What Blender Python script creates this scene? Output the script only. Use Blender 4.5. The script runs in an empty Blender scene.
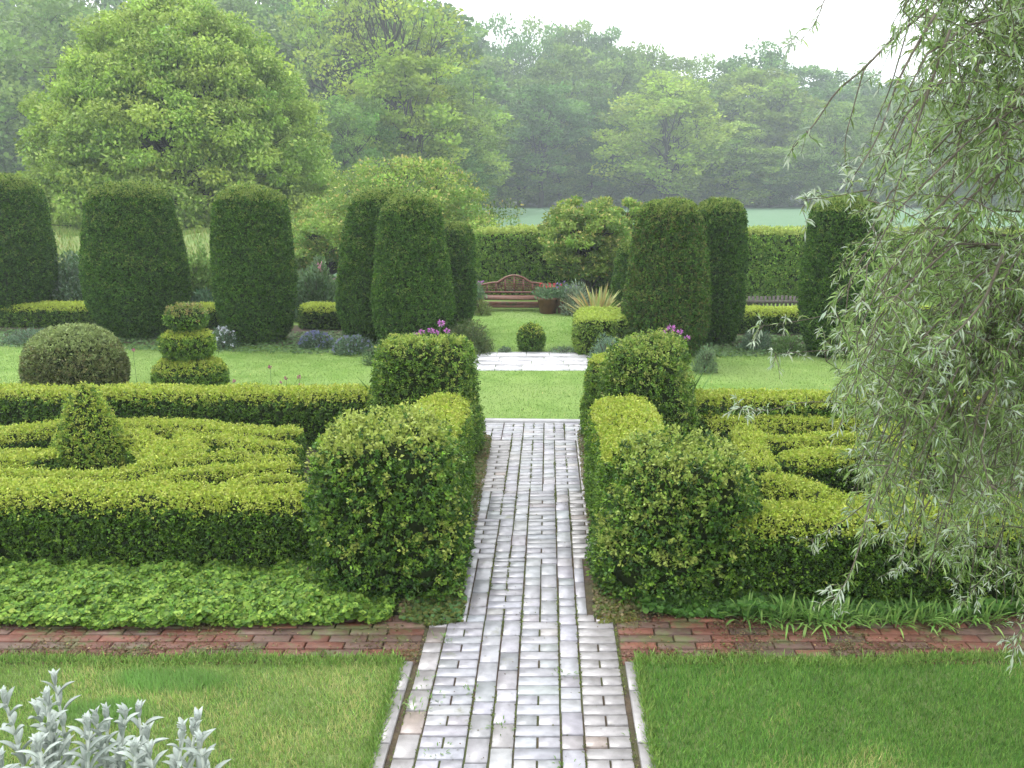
import bpy, math
import numpy as np
from mathutils import Vector
C = bpy.context.scene
COL = C.collection
rad = math.radians

# ------------------------------------------------------------------ camera
F = 880.0
HZ = 190.0
PITCH = math.atan((384 - HZ) / F)
YAW = math.atan(36 / F)
CAM = np.array([0.15, 0.0, 2.7])
cd = bpy.data.cameras.new('camera')
cam = bpy.data.objects.new('camera', cd)
COL.objects.link(cam)
cam.location = CAM
cam.rotation_euler = (math.pi / 2 - PITCH, 0, YAW)
cd.sensor_width = 36.0
cd.lens = F / 1024 * 36
cd.clip_start = 0.05
cd.clip_end = 1500
C.camera = cam

# ------------------------------------------------------------------ overcast sky, soft sun, exposure
SUN_EL, SUN_AZ = rad(58), rad(-35)          # azimuth measured from +Y towards +X
w = bpy.data.worlds.new('World')
C.world = w
w.use_nodes = True
nt = w.node_tree
nt.nodes.clear()
sky = nt.nodes.new('ShaderNodeTexSky')
sky.sky_type = 'NISHITA'
sky.sun_disc = False
sky.sun_elevation = SUN_EL
sky.sun_rotation = SUN_AZ
sky.dust_density = 4.0
sky.air_density = 1.0
hs = nt.nodes.new('ShaderNodeHueSaturation')
hs.inputs['Saturation'].default_value = 0.12
gm = nt.nodes.new('ShaderNodeMixRGB')
gm.inputs[0].default_value = 0.75
gm.inputs[2].default_value = (14.0, 14.3, 14.8, 1)
bg = nt.nodes.new('ShaderNodeBackground')
bg.inputs['Strength'].default_value = 0.13
wo = nt.nodes.new('ShaderNodeOutputWorld')
nt.links.new(sky.outputs[0], hs.inputs['Color'])
nt.links.new(hs.outputs[0], gm.inputs[1])
nt.links.new(gm.outputs[0], bg.inputs['Color'])
nt.links.new(bg.outputs[0], wo.inputs['Surface'])
sl = bpy.data.lights.new('sun', 'SUN')
sl.energy = 1.1
sl.angle = rad(18)
sl.color = (1.0, 0.97, 0.92)
sun = bpy.data.objects.new('sun', sl)
COL.objects.link(sun)
sd = Vector((math.sin(SUN_AZ) * math.cos(SUN_EL), math.cos(SUN_AZ) * math.cos(SUN_EL), math.sin(SUN_EL)))
sun.rotation_euler = sd.to_track_quat('Z', 'Y').to_euler()
C.view_settings.view_transform = 'Standard'
C.view_settings.look = 'None'
C.view_settings.gamma = 1.0
C.view_settings.exposure = 0.78
C.view_settings.use_curve_mapping = False
C.cycles.max_bounces = 5
C.cycles.diffuse_bounces = 3
C.cycles.glossy_bounces = 2
C.cycles.transmission_bounces = 3
C.cycles.volume_bounces = 0
C.cycles.transparent_max_bounces = 4
C.cycles.use_denoising = True
C.cycles.use_adaptive_sampling = True
C.cycles.adaptive_threshold = 0.03

# ------------------------------------------------------------------ pixel <-> world
cp, sp, cy, sy = math.cos(PITCH), math.sin(PITCH), math.cos(YAW), math.sin(YAW)
FW = np.array([-sy * cp, cy * cp, -sp])
RT = np.array([cy, sy, 0.0])
UP = np.array([-sy * sp, cy * sp, cp])
def ray(px, py):
    return FW + RT * ((px - 512) / F) - UP * ((py - 384) / F)
def gnd(px, py, z=0.0):
    d = ray(px, py)
    return CAM + d * ((z - CAM[2]) / d[2])
def atY(px, py, Y):
    d = ray(px, py)
    return CAM + d * (Y / d[1])
def zat(py, Y, px=512):
    return float(atY(px, py, Y)[2])
def project(P):
    d = P - CAM
    zc = d @ FW
    return 512 + F * (d @ RT) / zc, 384 - F * (d @ UP) / zc

# ------------------------------------------------------------------ numpy noise
class Noise:
    def __init__(s, seed, freq, n=14):
        r = np.random.RandomState(seed)
        k = r.normal(size=(n, 3))
        k /= np.linalg.norm(k, axis=1)[:, None]
        s.k = k * (freq * 2 * math.pi * r.uniform(.5, 1.5, n))[:, None]
        s.p = r.uniform(0, 6.28, n)
        s.n = n
    def __call__(s, P):
        return np.sin(P @ s.k.T + s.p).sum(1) / math.sqrt(s.n / 2) / 2.0

# ------------------------------------------------------------------ materials
def nodes(name):
    m = bpy.data.materials.new(name)
    m.use_nodes = True
    n = m.node_tree
    n.nodes.clear()
    out = n.nodes.new('ShaderNodeOutputMaterial')
    b = n.nodes.new('ShaderNodeBsdfPrincipled')
    n.links.new(b.outputs[0], out.inputs['Surface'])
    return m, n, b, out
def leafmat(name, rough=0.55, trans=0.3, spec=0.22):
    m, n, b, out = nodes(name)
    at = n.nodes.new('ShaderNodeAttribute')
    at.attribute_name = 'Col'
    oi = n.nodes.new('ShaderNodeObjectInfo')
    mu = n.nodes.new('ShaderNodeMixRGB')
    mu.blend_type = 'MULTIPLY'
    mu.inputs[0].default_value = 1
    n.links.new(at.outputs['Color'], mu.inputs[1])
    n.links.new(oi.outputs['Color'], mu.inputs[2])
    n.links.new(mu.outputs[0], b.inputs['Base Color'])
    b.inputs['Roughness'].default_value = rough
    b.inputs['Specular IOR Level'].default_value = spec
    tr = n.nodes.new('ShaderNodeBsdfTranslucent')
    n.links.new(mu.outputs[0], tr.inputs['Color'])
    mx = n.nodes.new('ShaderNodeMixShader')
    mx.inputs[0].default_value = trans
    n.links.new(b.outputs[0], mx.inputs[1])
    n.links.new(tr.outputs[0], mx.inputs[2])
    n.links.new(mx.outputs[0], out.inputs['Surface'])
    return m
def mat(name, c1, c2=None, scale=5.0, rough=0.8, bump=0.0, bscale=None, c3=None, spec=0.5, detail=6, lo=.35, hi=.65):
    m, n, b, out = nodes(name)
    tc = n.nodes.new('ShaderNodeNewGeometry')
    b.inputs['Roughness'].default_value = rough
    b.inputs['Specular IOR Level'].default_value = spec
    if c2 is None:
        c2 = tuple(x * .8 for x in c1)
    t = n.nodes.new('ShaderNodeTexNoise')
    t.inputs['Scale'].default_value = scale
    t.inputs['Detail'].default_value = detail
    n.links.new(tc.outputs['Position'], t.inputs['Vector'])
    r = n.nodes.new('ShaderNodeValToRGB')
    r.color_ramp.elements[0].position = lo
    r.color_ramp.elements[1].position = hi
    r.color_ramp.elements[0].color = (*c1, 1)
    r.color_ramp.elements[1].color = (*c2, 1)
    n.links.new(t.outputs['Fac'], r.inputs[0])
    last = r.outputs[0]
    if c3:
        t3 = n.nodes.new('ShaderNodeTexNoise')
        t3.inputs['Scale'].default_value = scale * .13
        t3.inputs['Detail'].default_value = 4
        n.links.new(tc.outputs['Position'], t3.inputs['Vector'])
        r3 = n.nodes.new('ShaderNodeValToRGB')
        r3.color_ramp.elements[0].position = .45
        r3.color_ramp.elements[1].position = .62
        n.links.new(t3.outputs['Fac'], r3.inputs[0])
        mx = n.nodes.new('ShaderNodeMixRGB')
        n.links.new(r3.outputs[0], mx.inputs[0])
        n.links.new(last, mx.inputs[1])
        mx.inputs[2].default_value = (*c3, 1)
        last = mx.outputs[0]
    n.links.new(last, b.inputs['Base Color'])
    if bump:
        t2 = n.nodes.new('ShaderNodeTexNoise')
        t2.inputs['Scale'].default_value = bscale or scale * 4
        t2.inputs['Detail'].default_value = 5
        n.links.new(tc.outputs['Position'], t2.inputs['Vector'])
        bp = n.nodes.new('ShaderNodeBump')
        bp.inputs['Strength'].default_value = 1
        bp.inputs['Distance'].default_value = bump
        n.links.new(t2.outputs['Fac'], bp.inputs['Height'])
        n.links.new(bp.outputs[0], b.inputs['Normal'])
    return m
M_LEAF = leafmat('leaf')
M_GLOSS = leafmat('leaf_glossy', rough=.45, trans=.25, spec=.3)
M_FELT = leafmat('leaf_felted', rough=.85, trans=.22, spec=.2)
M_PEAR = leafmat('pear_leaf', rough=.75, trans=.4, spec=.2)
M_PEARTWIG = mat('pear_twig', (.13, .11, .08), (.075, .065, .045), 20, .9)
M_PETAL = leafmat('petal', rough=.6, trans=.35)
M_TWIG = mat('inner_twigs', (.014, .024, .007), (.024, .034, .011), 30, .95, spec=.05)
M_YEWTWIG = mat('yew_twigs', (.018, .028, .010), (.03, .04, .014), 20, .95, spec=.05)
M_BARK = mat('bark', (.10, .085, .06), (.05, .042, .03), 12, .9, .01)
M_BARKD = mat('dark_bark', (.045, .038, .03), (.025, .022, .018), 12, .9, .01)
M_SOIL = mat('soil', (.045, .032, .02), (.085, .06, .035), 14, .95, .015, 40, c3=(.06, .075, .02))
M_LAWN = mat('lawn', (.13, .23, .045), (.20, .30, .08), 2.5, .9, .01, 90, c3=(.19, .27, .08), spec=.1)
M_LAWN2 = mat('near_lawn', (.07, .13, .025), (.15, .2, .06), 3, .9, .01, 60, c3=(.16, .19, .07))
M_FIELD = mat('crop_field', (.085, .175, .085), (.10, .195, .10), .6, .95)
M_FLOOR = mat('woodland_earth', (.03, .045, .015), (.05, .07, .02), .5, .95)
M_TERRA = mat('terracotta', (.22, .09, .055), (.16, .065, .045), 9, .8)
M_TEAK = mat('teak_stain', (.20, .09, .06), (.14, .065, .045), 22, .6)
M_GREYWOOD = mat('grey_oak', (.13, .11, .10), (.085, .075, .068), 14, .8)

# ------------------------------------------------------------------ object helpers
def tag(o, label=None, cat=None, group=None, kind=None):
    if label: o['label'] = label
    if cat: o['category'] = cat
    if group: o['group'] = group
    if kind: o['kind'] = kind
    return o
def empty(name, loc, label=None, cat=None, group=None):
    o = bpy.data.objects.new(name, None)
    COL.objects.link(o)
    o.location = [float(v) for v in loc]
    o.empty_display_size = .2
    return tag(o, label, cat, group)
class MB:
    """collects geometry (world coordinates) and links it as one mesh"""
    def __init__(s):
        s.v = []; s.f4 = []; s.f3 = []; s.c = []; s.m4 = []; s.m3 = []; s.n = 0
    def add(s, V, F4=None, F3=None, col=None, m=0):
        V = np.asarray(V, float).reshape(-1, 3)
        s.v.append(V)
        if col is None: col = (1., 1., 1.)
        col = np.asarray(col, float)
        if col.ndim == 1: col = np.tile(col, (len(V), 1))
        s.c.append(col)
        if F4 is not None and len(F4):
            F4 = np.asarray(F4, int).reshape(-1, 4)
            s.f4.append(F4 + s.n); s.m4.append(np.full(len(F4), m))
        if F3 is not None and len(F3):
            F3 = np.asarray(F3, int).reshape(-1, 3)
            s.f3.append(F3 + s.n); s.m3.append(np.full(len(F3), m))
        s.n += len(V)
        return s
    def box(s, x0, x1, y0, y1, z0, z1, m=0, col=None):
        V = [(x, y, z) for z in (z0, z1) for y in (y0, y1) for x in (x0, x1)]
        return s.add(V, [(0, 2, 3, 1), (4, 5, 7, 6), (0, 1, 5, 4), (2, 6, 7, 3), (0, 4, 6, 2), (1, 3, 7, 5)], m=m, col=col)
    def tube(s, P, R, seg=6, m=0, col=None):
        P = np.asarray(P, float); n = len(P)
        R = np.broadcast_to(np.asarray(R, float), (n,))
        T = np.gradient(P, axis=0)
        T /= np.linalg.norm(T, axis=1)[:, None] + 1e-9
        ref = np.array([0.31, 0.2, 0.93]) if abs(T[0, 2]) < .8 else np.array([1., .13, .05])
        A = np.cross(T, ref); A /= np.linalg.norm(A, axis=1)[:, None] + 1e-9
        B = np.cross(T, A)
        th = np.arange(seg) * 2 * math.pi / seg
        V = P[:, None] + R[:, None, None] * (np.cos(th)[None, :, None] * A[:, None] + np.sin(th)[None, :, None] * B[:, None])
        V = V.reshape(-1, 3)
        i, j = np.meshgrid(np.arange(n - 1), np.arange(seg), indexing='ij')
        a = i * seg + j; b = i * seg + (j + 1) % seg
        Fq = np.stack([a, b, b + seg, a + seg], -1).reshape(-1, 4)
        caps = [(0, k + 1, k) for k in range(1, seg - 1)] + [((n - 1) * seg, (n - 1) * seg + k, (n - 1) * seg + k + 1) for k in range(1, seg - 1)]
        return s.add(V, Fq, caps, m=m, col=col)
    def lathe(s, prof, c, seg=16, m=0, col=None):
        n = len(prof); th = np.arange(seg) * 2 * math.pi / seg
        V = np.array([[(c[0] + r * math.cos(t), c[1] + r * math.sin(t), c[2] + z) for t in th] for r, z in prof]).reshape(-1, 3)
        i, j = np.meshgrid(np.arange(n - 1), np.arange(seg), indexing='ij')
        a = i * seg + j; b = i * seg + (j + 1) % seg
        return s.add(V, np.stack([a, b, b + seg, a + seg], -1).reshape(-1, 4), m=m, col=col)
    def build(s, name, mats, parent=None, smooth=False, origin=None):
        V = np.concatenate(s.v)
        Cc = np.concatenate(s.c)
        if parent is not None: off = np.array(parent.matrix_world.translation if False else world_loc(parent))
        elif origin is not None: off = np.array(origin, float)
        else: off = np.zeros(3)
        V = V - off
        f4 = np.concatenate(s.f4) if s.f4 else np.zeros((0, 4), int)
        f3 = np.concatenate(s.f3) if s.f3 else np.zeros((0, 3), int)
        m4 = np.concatenate(s.m4) if s.m4 else np.zeros(0, int)
        m3 = np.concatenate(s.m3) if s.m3 else np.zeros(0, int)
        me = bpy.data.meshes.new(name)
        nl = len(f4) * 4 + len(f3) * 3; npol = len(f4) + len(f3)
        me.vertices.add(len(V)); me.vertices.foreach_set('co', V.astype(np.float32).ravel())
        me.loops.add(nl)
        me.loops.foreach_set('vertex_index', np.concatenate([f4.ravel(), f3.ravel()]).astype(np.int32))
        me.polygons.add(npol)
        ls = np.concatenate([np.arange(len(f4)) * 4, len(f4) * 4 + np.arange(len(f3)) * 3]).astype(np.int32)
        me.polygons.foreach_set('loop_start', ls)
        me.polygons.foreach_set('material_index', np.concatenate([m4, m3]).astype(np.int32))
        if smooth is not False:
            me.polygons.foreach_set('use_smooth', np.ones(npol, bool))
        at = me.color_attributes.new('Col', 'FLOAT_COLOR', 'POINT')
        at.data.foreach_set('color', np.concatenate([Cc, np.ones((len(Cc), 1))], 1).astype(np.float32).ravel())
        me.update(calc_edges=True)
        if not isinstance(mats, (list, tuple)): mats = [mats]
        for q in mats: me.materials.append(q)
        o = bpy.data.objects.new(name, me)
        COL.objects.link(o)
        if parent is not None: o.parent = parent
        else: o.location = off
        return o
def world_loc(o):
    l = np.array(o.location)
    while o.parent is not None:
        o = o.parent; l = l + np.array(o.location)
    return l
def copy_tree(o, parent=None):
    c = o.copy(); COL.objects.link(c); c.parent = parent
    for ch in list(o.children):
        copy_tree(ch, c)
    return c

# ------------------------------------------------------------------ leaves
def unit(a):
    return a / (np.linalg.norm(a, axis=-1, keepdims=True) + 1e-9)
def leaves(mb, P, D, L, W, col, rs, fold=.15, m=0):
    """one rhombic folded leaf per row"""
    n = len(P)
    L = np.broadcast_to(L, (n,)); W = np.broadcast_to(W, (n,))
    D = unit(D)
    S = unit(np.cross(D, rs.normal(size=(n, 3))))
    N = np.cross(D, S)
    mid = P + D * (L * .45)[:, None]
    V = np.stack([P, mid + S * (W / 2)[:, None] + N * (W * fold)[:, None], P + D * L[:, None] - N * (L * fold * .6)[:, None],
                  mid - S * (W / 2)[:, None] + N * (W * fold)[:, None]], 1).reshape(-1, 3)
    mb.add(V, np.arange(4 * n).reshape(n, 4), col=np.repeat(col, 4, 0), m=m)
def palette(rs, n, cols, weights, jit=.18):
    cols = np.array(cols); idx = rs.choice(len(cols), n, p=np.array(weights) / sum(weights))
    return cols[idx] * np.exp(rs.normal(size=(n, 1)) * jit) * np.exp(rs.normal(size=(n, 3)) * jit * .25)
def sample(V, F4, n, rs):
    T = np.concatenate([F4[:, [0, 1, 2]], F4[:, [0, 2, 3]]])
    a, b, c = V[T[:, 0]], V[T[:, 1]], V[T[:, 2]]
    N = np.cross(b - a, c - a); A = np.linalg.norm(N, axis=1) / 2
    k = rs.choice(len(T), n, p=A / A.sum())
    u, v = rs.rand(2, n); q = u + v > 1; u[q] = 1 - u[q]; v[q] = 1 - v[q]
    return a[k] + (b - a)[k] * u[:, None] + (c - a)[k] * v[:, None], unit(N[k])
def area(V, F4):
    T = np.concatenate([F4[:, [0, 1, 2]], F4[:, [0, 2, 3]]])
    a, b, c = V[T[:, 0]], V[T[:, 1]], V[T[:, 2]]
    return float(np.linalg.norm(np.cross(b - a, c - a), axis=1).sum() / 2)
def grid_normals(V, F4):
    N = np.zeros_like(V)
    fn = np.cross(V[F4[:, 2]] - V[F4[:, 0]], V[F4[:, 3]] - V[F4[:, 1]])
    for k in range(4): np.add.at(N, F4[:, k], fn)
    return unit(N)
def lathe_core(prof, c, seg=28, sq=2.0, sx=1.0, syy=1.0, rot=0.0):
    """prof (r,z) from bottom to top; superellipse section"""
    P = np.array(prof, float)
    # resample the profile
    d = np.concatenate([[0], np.cumsum(np.linalg.norm(np.diff(P, axis=0), axis=1))])
    m = max(8, int(d[-1] / .09)) if d[-1] < 4 else 40
    t = np.linspace(0, d[-1], m)
    P = np.stack([np.interp(t, d, P[:, 0]), np.interp(t, d, P[:, 1])], 1)
    th = np.arange(seg) * 2 * math.pi / seg
    ct, st = np.cos(th), np.sin(th)
    rr = (np.abs(ct) ** sq + np.abs(st) ** sq) ** (-1 / sq)
    X = P[:, 0][:, None] * (rr * ct)[None] * sx; Y = P[:, 0][:, None] * (rr * st)[None] * syy
    Z = np.repeat(P[:, 1][:, None], seg, 1)
    cr, sr = math.cos(rot), math.sin(rot)
    V = np.stack([c[0] + X * cr - Y * sr, c[1] + X * sr + Y * cr, c[2] + Z], -1).reshape(-1, 3)
    i, j = np.meshgrid(np.arange(m - 1), np.arange(seg), indexing='ij')
    a = i * seg + j; b = i * seg + (j + 1) % seg
    return V, np.stack([a, b, b + seg, a + seg], -1).reshape(-1, 4)
def strip_core(path, wd, h, z0=0.0, closed=False, step=.12, taper=.06, wig=.0, seed=0):
    """hedge swept along a polyline with a slightly rounded rectangular section"""
    P = np.array([(p[0], p[1]) for p in path], float)
    if closed: P = np.concatenate([P, P[:1]])
    d = np.concatenate([[0], np.cumsum(np.linalg.norm(np.diff(P, axis=0), axis=1))])
    m = max(4, int(d[-1] / step))
    t = np.linspace(0, d[-1], m)
    P = np.stack([np.interp(t, d, P[:, 0]), np.interp(t, d, P[:, 1])], 1)
    if len(path) > 2:
        for _ in range(3):
            Q = P.copy(); Q[1:-1] = (P[:-2] + 2 * P[1:-1] + P[2:]) / 4; P = Q
    T = unit(np.gradient(P, axis=0)); Nn = np.stack([T[:, 1], -T[:, 0]], 1)
    e = min(.06, wd * .2)
    sec = [(-.5 + taper / 2, .0)] + [(-.5, h * k / 5) for k in (1, 2, 3, 4)] + [(-.5 + taper / 2, h - e), (-.5 + taper / 2 + e / wd, h)]
    nt_ = max(2, int(wd / .1))
    for k in range(1, nt_): sec.append((-.5 + taper / 2 + e / wd + (1 - taper - 2 * e / wd) * k / nt_, h + .01))
    sec += [(-s_[0], s_[1]) for s_ in sec[:7][::-1]]
    S = np.array(sec); ns = len(S)
    f = np.ones(m)
    if not closed: f[0] = f[-1] = .05; f[1] = f[-2] = .9
    V = np.stack([P[:, 0][:, None] + Nn[:, 0][:, None] * S[:, 0][None] * wd * f[:, None],
                  P[:, 1][:, None] + Nn[:, 1][:, None] * S[:, 0][None] * wd * f[:, None],
                  z0 + np.repeat(S[:, 1][None], m, 0) * (1 - .05 * (f[:, None] < .5))], -1).reshape(-1, 3)
    i, j = np.meshgrid(np.arange(m - 1), np.arange(ns - 1), indexing='ij')
    a = i * ns + j
    return V, np.stack([a, a + 1, a + ns + 1, a + ns], -1).reshape(-1, 4)

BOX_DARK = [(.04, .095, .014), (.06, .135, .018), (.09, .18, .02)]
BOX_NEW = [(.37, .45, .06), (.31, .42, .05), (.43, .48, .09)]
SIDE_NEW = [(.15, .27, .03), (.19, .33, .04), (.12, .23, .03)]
def clipped(mb, core, seed, dens, leaf, cols, newcols, new_top=.9, new_side=.3, bumps=.04, bfreq=1.2, sprig=5, depth=.04,
            core_m=1, flare=.55, inset=.03, up=.2, side_cols=None):
    """clipped shrub: dark inner twig mass + sprigs of leaves over its skin"""
    V, F4 = core
    rs = np.random.RandomState(seed)
    nz = Noise(seed, bfreq); nz2 = Noise(seed + 7, bfreq * 4)
    N = grid_normals(V, F4)
    # make normals point outwards
    cen = V.mean(0)
    disp = bumps * nz(V) + bumps * .5 * nz2(V)
    V = V + N * disp[:, None]
    V[:, 2] = np.maximum(V[:, 2], .012)
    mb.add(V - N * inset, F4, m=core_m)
    n = int(area(V, F4) * dens)
    P, Nn = sample(V, F4, n, rs)
    q = rs.rand(n) ** 1.5
    P = P + Nn * ((q * depth) - inset * .5)[:, None]
    cl = nz2(P * 1.7) * .5 + rs.normal(size=n) * .35
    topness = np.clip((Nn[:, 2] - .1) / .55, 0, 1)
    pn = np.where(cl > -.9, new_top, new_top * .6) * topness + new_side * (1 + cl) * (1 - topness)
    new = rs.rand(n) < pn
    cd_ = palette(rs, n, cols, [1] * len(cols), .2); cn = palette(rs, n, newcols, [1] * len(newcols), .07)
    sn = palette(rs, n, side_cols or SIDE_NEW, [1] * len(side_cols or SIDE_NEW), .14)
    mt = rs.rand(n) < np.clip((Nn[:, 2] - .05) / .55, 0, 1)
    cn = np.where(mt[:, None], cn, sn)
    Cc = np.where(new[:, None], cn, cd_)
    k = sprig
    ax = unit(Nn * 1.0 + rs.normal(size=(n, 3)) * .45 + np.array([0, 0, up]))
    Pk = np.repeat(P, k, 0); Ak = np.repeat(ax, k, 0); Ck = np.repeat(Cc, k, 0)
    D = Ak * flare + unit(rs.normal(size=(n * k, 3))) * .8
    Pk = Pk + Ak * (rs.rand(n * k) * leaf * 1.2)[:, None] + rs.normal(size=(n * k, 3)) * leaf * .3
    Ck = Ck * np.exp(rs.normal(size=(n * k, 1)) * .12)
    Ls = leaf * rs.uniform(.7, 1.25, n * k)
    ok = Pk[:, 2] > .01
    leaves(mb, Pk[ok], D[ok], Ls[ok], Ls[ok] * .6, Ck[ok], rs)

# ------------------------------------------------------------------ the setting
def sheet(name, pts, z, m, kind='structure'):
    mb = MB(); n = len(pts)
    me = bpy.data.meshes.new(name)
    me.from_pydata([(float(p[0]), float(p[1]), z) for p in pts], [], [tuple(range(n))])
    me.materials.append(m)
    o = bpy.data.objects.new(name, me); COL.objects.link(o)
    o['kind'] = kind
    return o
def rect(x0, x1, y0, y1): return [(x0, y0), (x1, y0), (x1, y1), (x0, y1)]
o = sheet('ground', rect(-400, 400, -30, 600), -.02, M_FLOOR)
sheet('main_lawn', rect(-60, 60, 9.9, 26), 0.0, M_LAWN)
sheet('field', [(-120, 26), (150, 26), (230, 150), (-60, 150)], 0.0, M_FIELD)
XW = .59      # half width of the wide path
Y1, Y2 = 4.66, 5.28   # cross path
sheet('bed_soil', rect(-14, -XW, Y2, 9.9), 0.0, M_SOIL)
sheet('bed_soil', rect(XW, 14, Y2, 9.9), 0.0, M_SOIL)
sheet('near_lawn', [(-9, .5), (-XW - .085, .5), (-XW - .085, Y1 - .03), (-9, Y1 - .37)], 0.004, M_LAWN2)
sheet('near_lawn', [(XW + .085, .5), (9, .5), (9, Y1 + .40), (XW + .085, Y1 + .03)], 0.004, M_LAWN2)
sheet('border_soil', rect(-30, -1.7, 15.2, 17.6), .006, M_SOIL)
sheet('border_soil', rect(2.0, 30, 15.2, 17.6), .006, M_SOIL)

# brick paving, every brick with its own tone, tilt and wear
def brickmat(name, tones, rough, mossp=.61, spec=.8):
    m, n, b, out = nodes(name)
    at = n.nodes.new('ShaderNodeAttribute'); at.attribute_name = 'Col'
    tc = n.nodes.new('ShaderNodeNewGeometry')
    t = n.nodes.new('ShaderNodeTexNoise'); t.inputs['Scale'].default_value = 22; t.inputs['Detail'].default_value = 8
    n.links.new(tc.outputs['Position'], t.inputs['Vector'])
    r = n.nodes.new('ShaderNodeValToRGB')
    r.color_ramp.elements[0].position = .38; r.color_ramp.elements[1].position = .62
    r.color_ramp.elements[0].color = (.86, .86, .86, 1); r.color_ramp.elements[1].color = (1.1, 1.1, 1.1, 1)
    n.links.new(t.outputs['Fac'], r.inputs[0])
    mu = n.nodes.new('ShaderNodeMixRGB'); mu.blend_type = 'MULTIPLY'; mu.inputs[0].default_value = 1
    n.links.new(at.outputs['Color'], mu.inputs[1]); n.links.new(r.outputs[0], mu.inputs[2])
    # moss and lichen patches
    t4 = n.nodes.new('ShaderNodeTexNoise'); t4.inputs['Scale'].default_value = 4.5; t4.inputs['Detail'].default_value = 9; t4.inputs['Roughness'].default_value = .7
    n.links.new(tc.outputs['Position'], t4.inputs['Vector'])
    r4 = n.nodes.new('ShaderNodeValToRGB'); r4.color_ramp.elements[0].position = mossp; r4.color_ramp.elements[1].position = mossp + .1
    n.links.new(t4.outputs['Fac'], r4.inputs[0])
    mx = n.nodes.new('ShaderNodeMixRGB'); mx.inputs[2].default_value = (*tones, 1)
    n.links.new(r4.outputs[0], mx.inputs[0]); n.links.new(mu.outputs[0], mx.inputs[1])
    n.links.new(mx.outputs[0], b.inputs['Base Color'])
    t5 = n.nodes.new('ShaderNodeTexNoise'); t5.inputs['Scale'].default_value = 3.2; t5.inputs['Detail'].default_value = 5
    n.links.new(tc.outputs['Position'], t5.inputs['Vector'])
    mr = n.nodes.new('ShaderNodeMapRange'); mr.inputs['From Min'].default_value = .3; mr.inputs['From Max'].default_value = .7
    mr.inputs['To Min'].default_value = rough[0]; mr.inputs['To Max'].default_value = rough[1]
    n.links.new(t5.outputs['Fac'], mr.inputs['Value']); n.links.new(mr.outputs[0], b.inputs['Roughness'])
    b.inputs['Specular IOR Level'].default_value = spec
    bp = n.nodes.new('ShaderNodeBump'); bp.inputs['Distance'].default_value = .0008
    n.links.new(t.outputs['Fac'], bp.inputs['Height']); n.links.new(bp.outputs[0], b.inputs['Normal'])
    return m
M_BRICK = brickmat('wet_grey_brick', (.15, .155, .10), (.28, .42))
M_REDBRICK = brickmat('mossy_red_brick', (.09, .095, .035), (.5, .75), .50, .35)
rb = np.random.RandomState(3)
def brick(mb, x0, x1, y0, y1, col, h=.012):
    g = .0044; e = .003
    x0 += g + rb.uniform(0, .002); x1 -= g + rb.uniform(0, .002); y0 += g + rb.uniform(0, .002); y1 -= g + rb.uniform(0, .002)
    z = h + rb.uniform(-.0015, .002); ts = rb.normal(size=2) * .004
    V = []
    for (a, b_, zz) in ((x0, y0, -.03), (x1, y0, -.03), (x1, y1, -.03), (x0, y1, -.03)): V.append((a, b_, zz))
    for (a, b_, zz) in ((x0, y0, z - e), (x1, y0, z - e), (x1, y1, z - e), (x0, y1, z - e)): V.append((a, b_, zz))
    for (a, b_) in ((x0 + e, y0 + e), (x1 - e, y0 + e), (x1 - e, y1 - e), (x0 + e, y1 - e)):
        V.append((a + rb.uniform(-.0015, .0015), b_ + rb.uniform(-.0015, .0015), z + (a - (x0 + x1) / 2) * ts[0] + (b_ - (y0 + y1) / 2) * ts[1]))
    V = [(a, b_ + .041 * a, zz) for a, b_, zz in V]
    Fq = [(0, 1, 5, 4), (1, 2, 6, 5), (2, 3, 7, 6), (3, 0, 4, 7), (4, 5, 9, 8), (5, 6, 10, 9), (6, 7, 11, 10), (7, 4, 8, 11), (8, 9, 10, 11)]
    mb.add(V, Fq, col=col)
U = .235
def weave(mb, xs, y0, y1, tone, probs=(.55, .3, .15), jx=.004):
    """blocks: courses laid across, pairs laid along, single mixes"""
    for x in xs:
        y = y0 + rb.uniform(-.06, 0)
        while y < y1:
            k = rb.choice(3, p=probs)
            dx = rb.uniform(-jx, jx)
            if k == 0:
                for q in range(rb.choice([2, 3])):
                    if y + U / 2 <= y1 + .05: brick(mb, x + dx, x + U + dx, y, y + U / 2, tone())
                    y += U / 2
            elif k == 1:
                for q in range(2): brick(mb, x + dx + q * U / 2, x + dx + (q + 1) * U / 2, y, y + U, tone())
                y += U
            else:
                c = U * .5
                for q in range(2): brick(mb, x + dx, x + dx + c, y + q * c, y + (q + 1) * c, tone())
                brick(mb, x + dx + c, x + dx + U, y, y + U, tone())
                y += U
def tone_grey():
    b_ = np.array([.275, .272, .292]) * math.exp(rb.normal() * .12)
    if rb.rand() < .04: b_ = np.array([.27, .25, .25]) * math.exp(rb.normal() * .15)
    return b_ * np.exp(rb.normal(size=3) * .02)
def tone_side():
    b_ = np.array([.25, .235, .235]) * math.exp(rb.normal() * .13)
    if rb.rand() < .08: b_ = np.array([.22, .18, .16]) * math.exp(rb.normal() * .15)
    return b_
def tone_red():
    b_ = np.array([.13, .05, .032]) * math.exp(rb.normal() * .2)
    if rb.rand() < .35: b_ = np.array([.105, .062, .046]) * math.exp(rb.normal() * .15)
    return b_
mb = MB()
HU = U / 2; RH = .093
def h_col(u0, y0, y1, tone):          # courses laid across, whole bricks alternating with a middle joint
    y = y0; k = rb.randint(2); x = (u0 - 5) * HU
    while y < y1 - .03:
        ye = min(y + RH, y1)
        if k % 2 and rb.rand() < .9: brick(mb, x, x + HU, y, ye, tone()); brick(mb, x + HU, x + U, y, ye, tone())
        else: brick(mb, x, x + U, y, ye, tone())
        y += RH; k += 1
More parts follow.
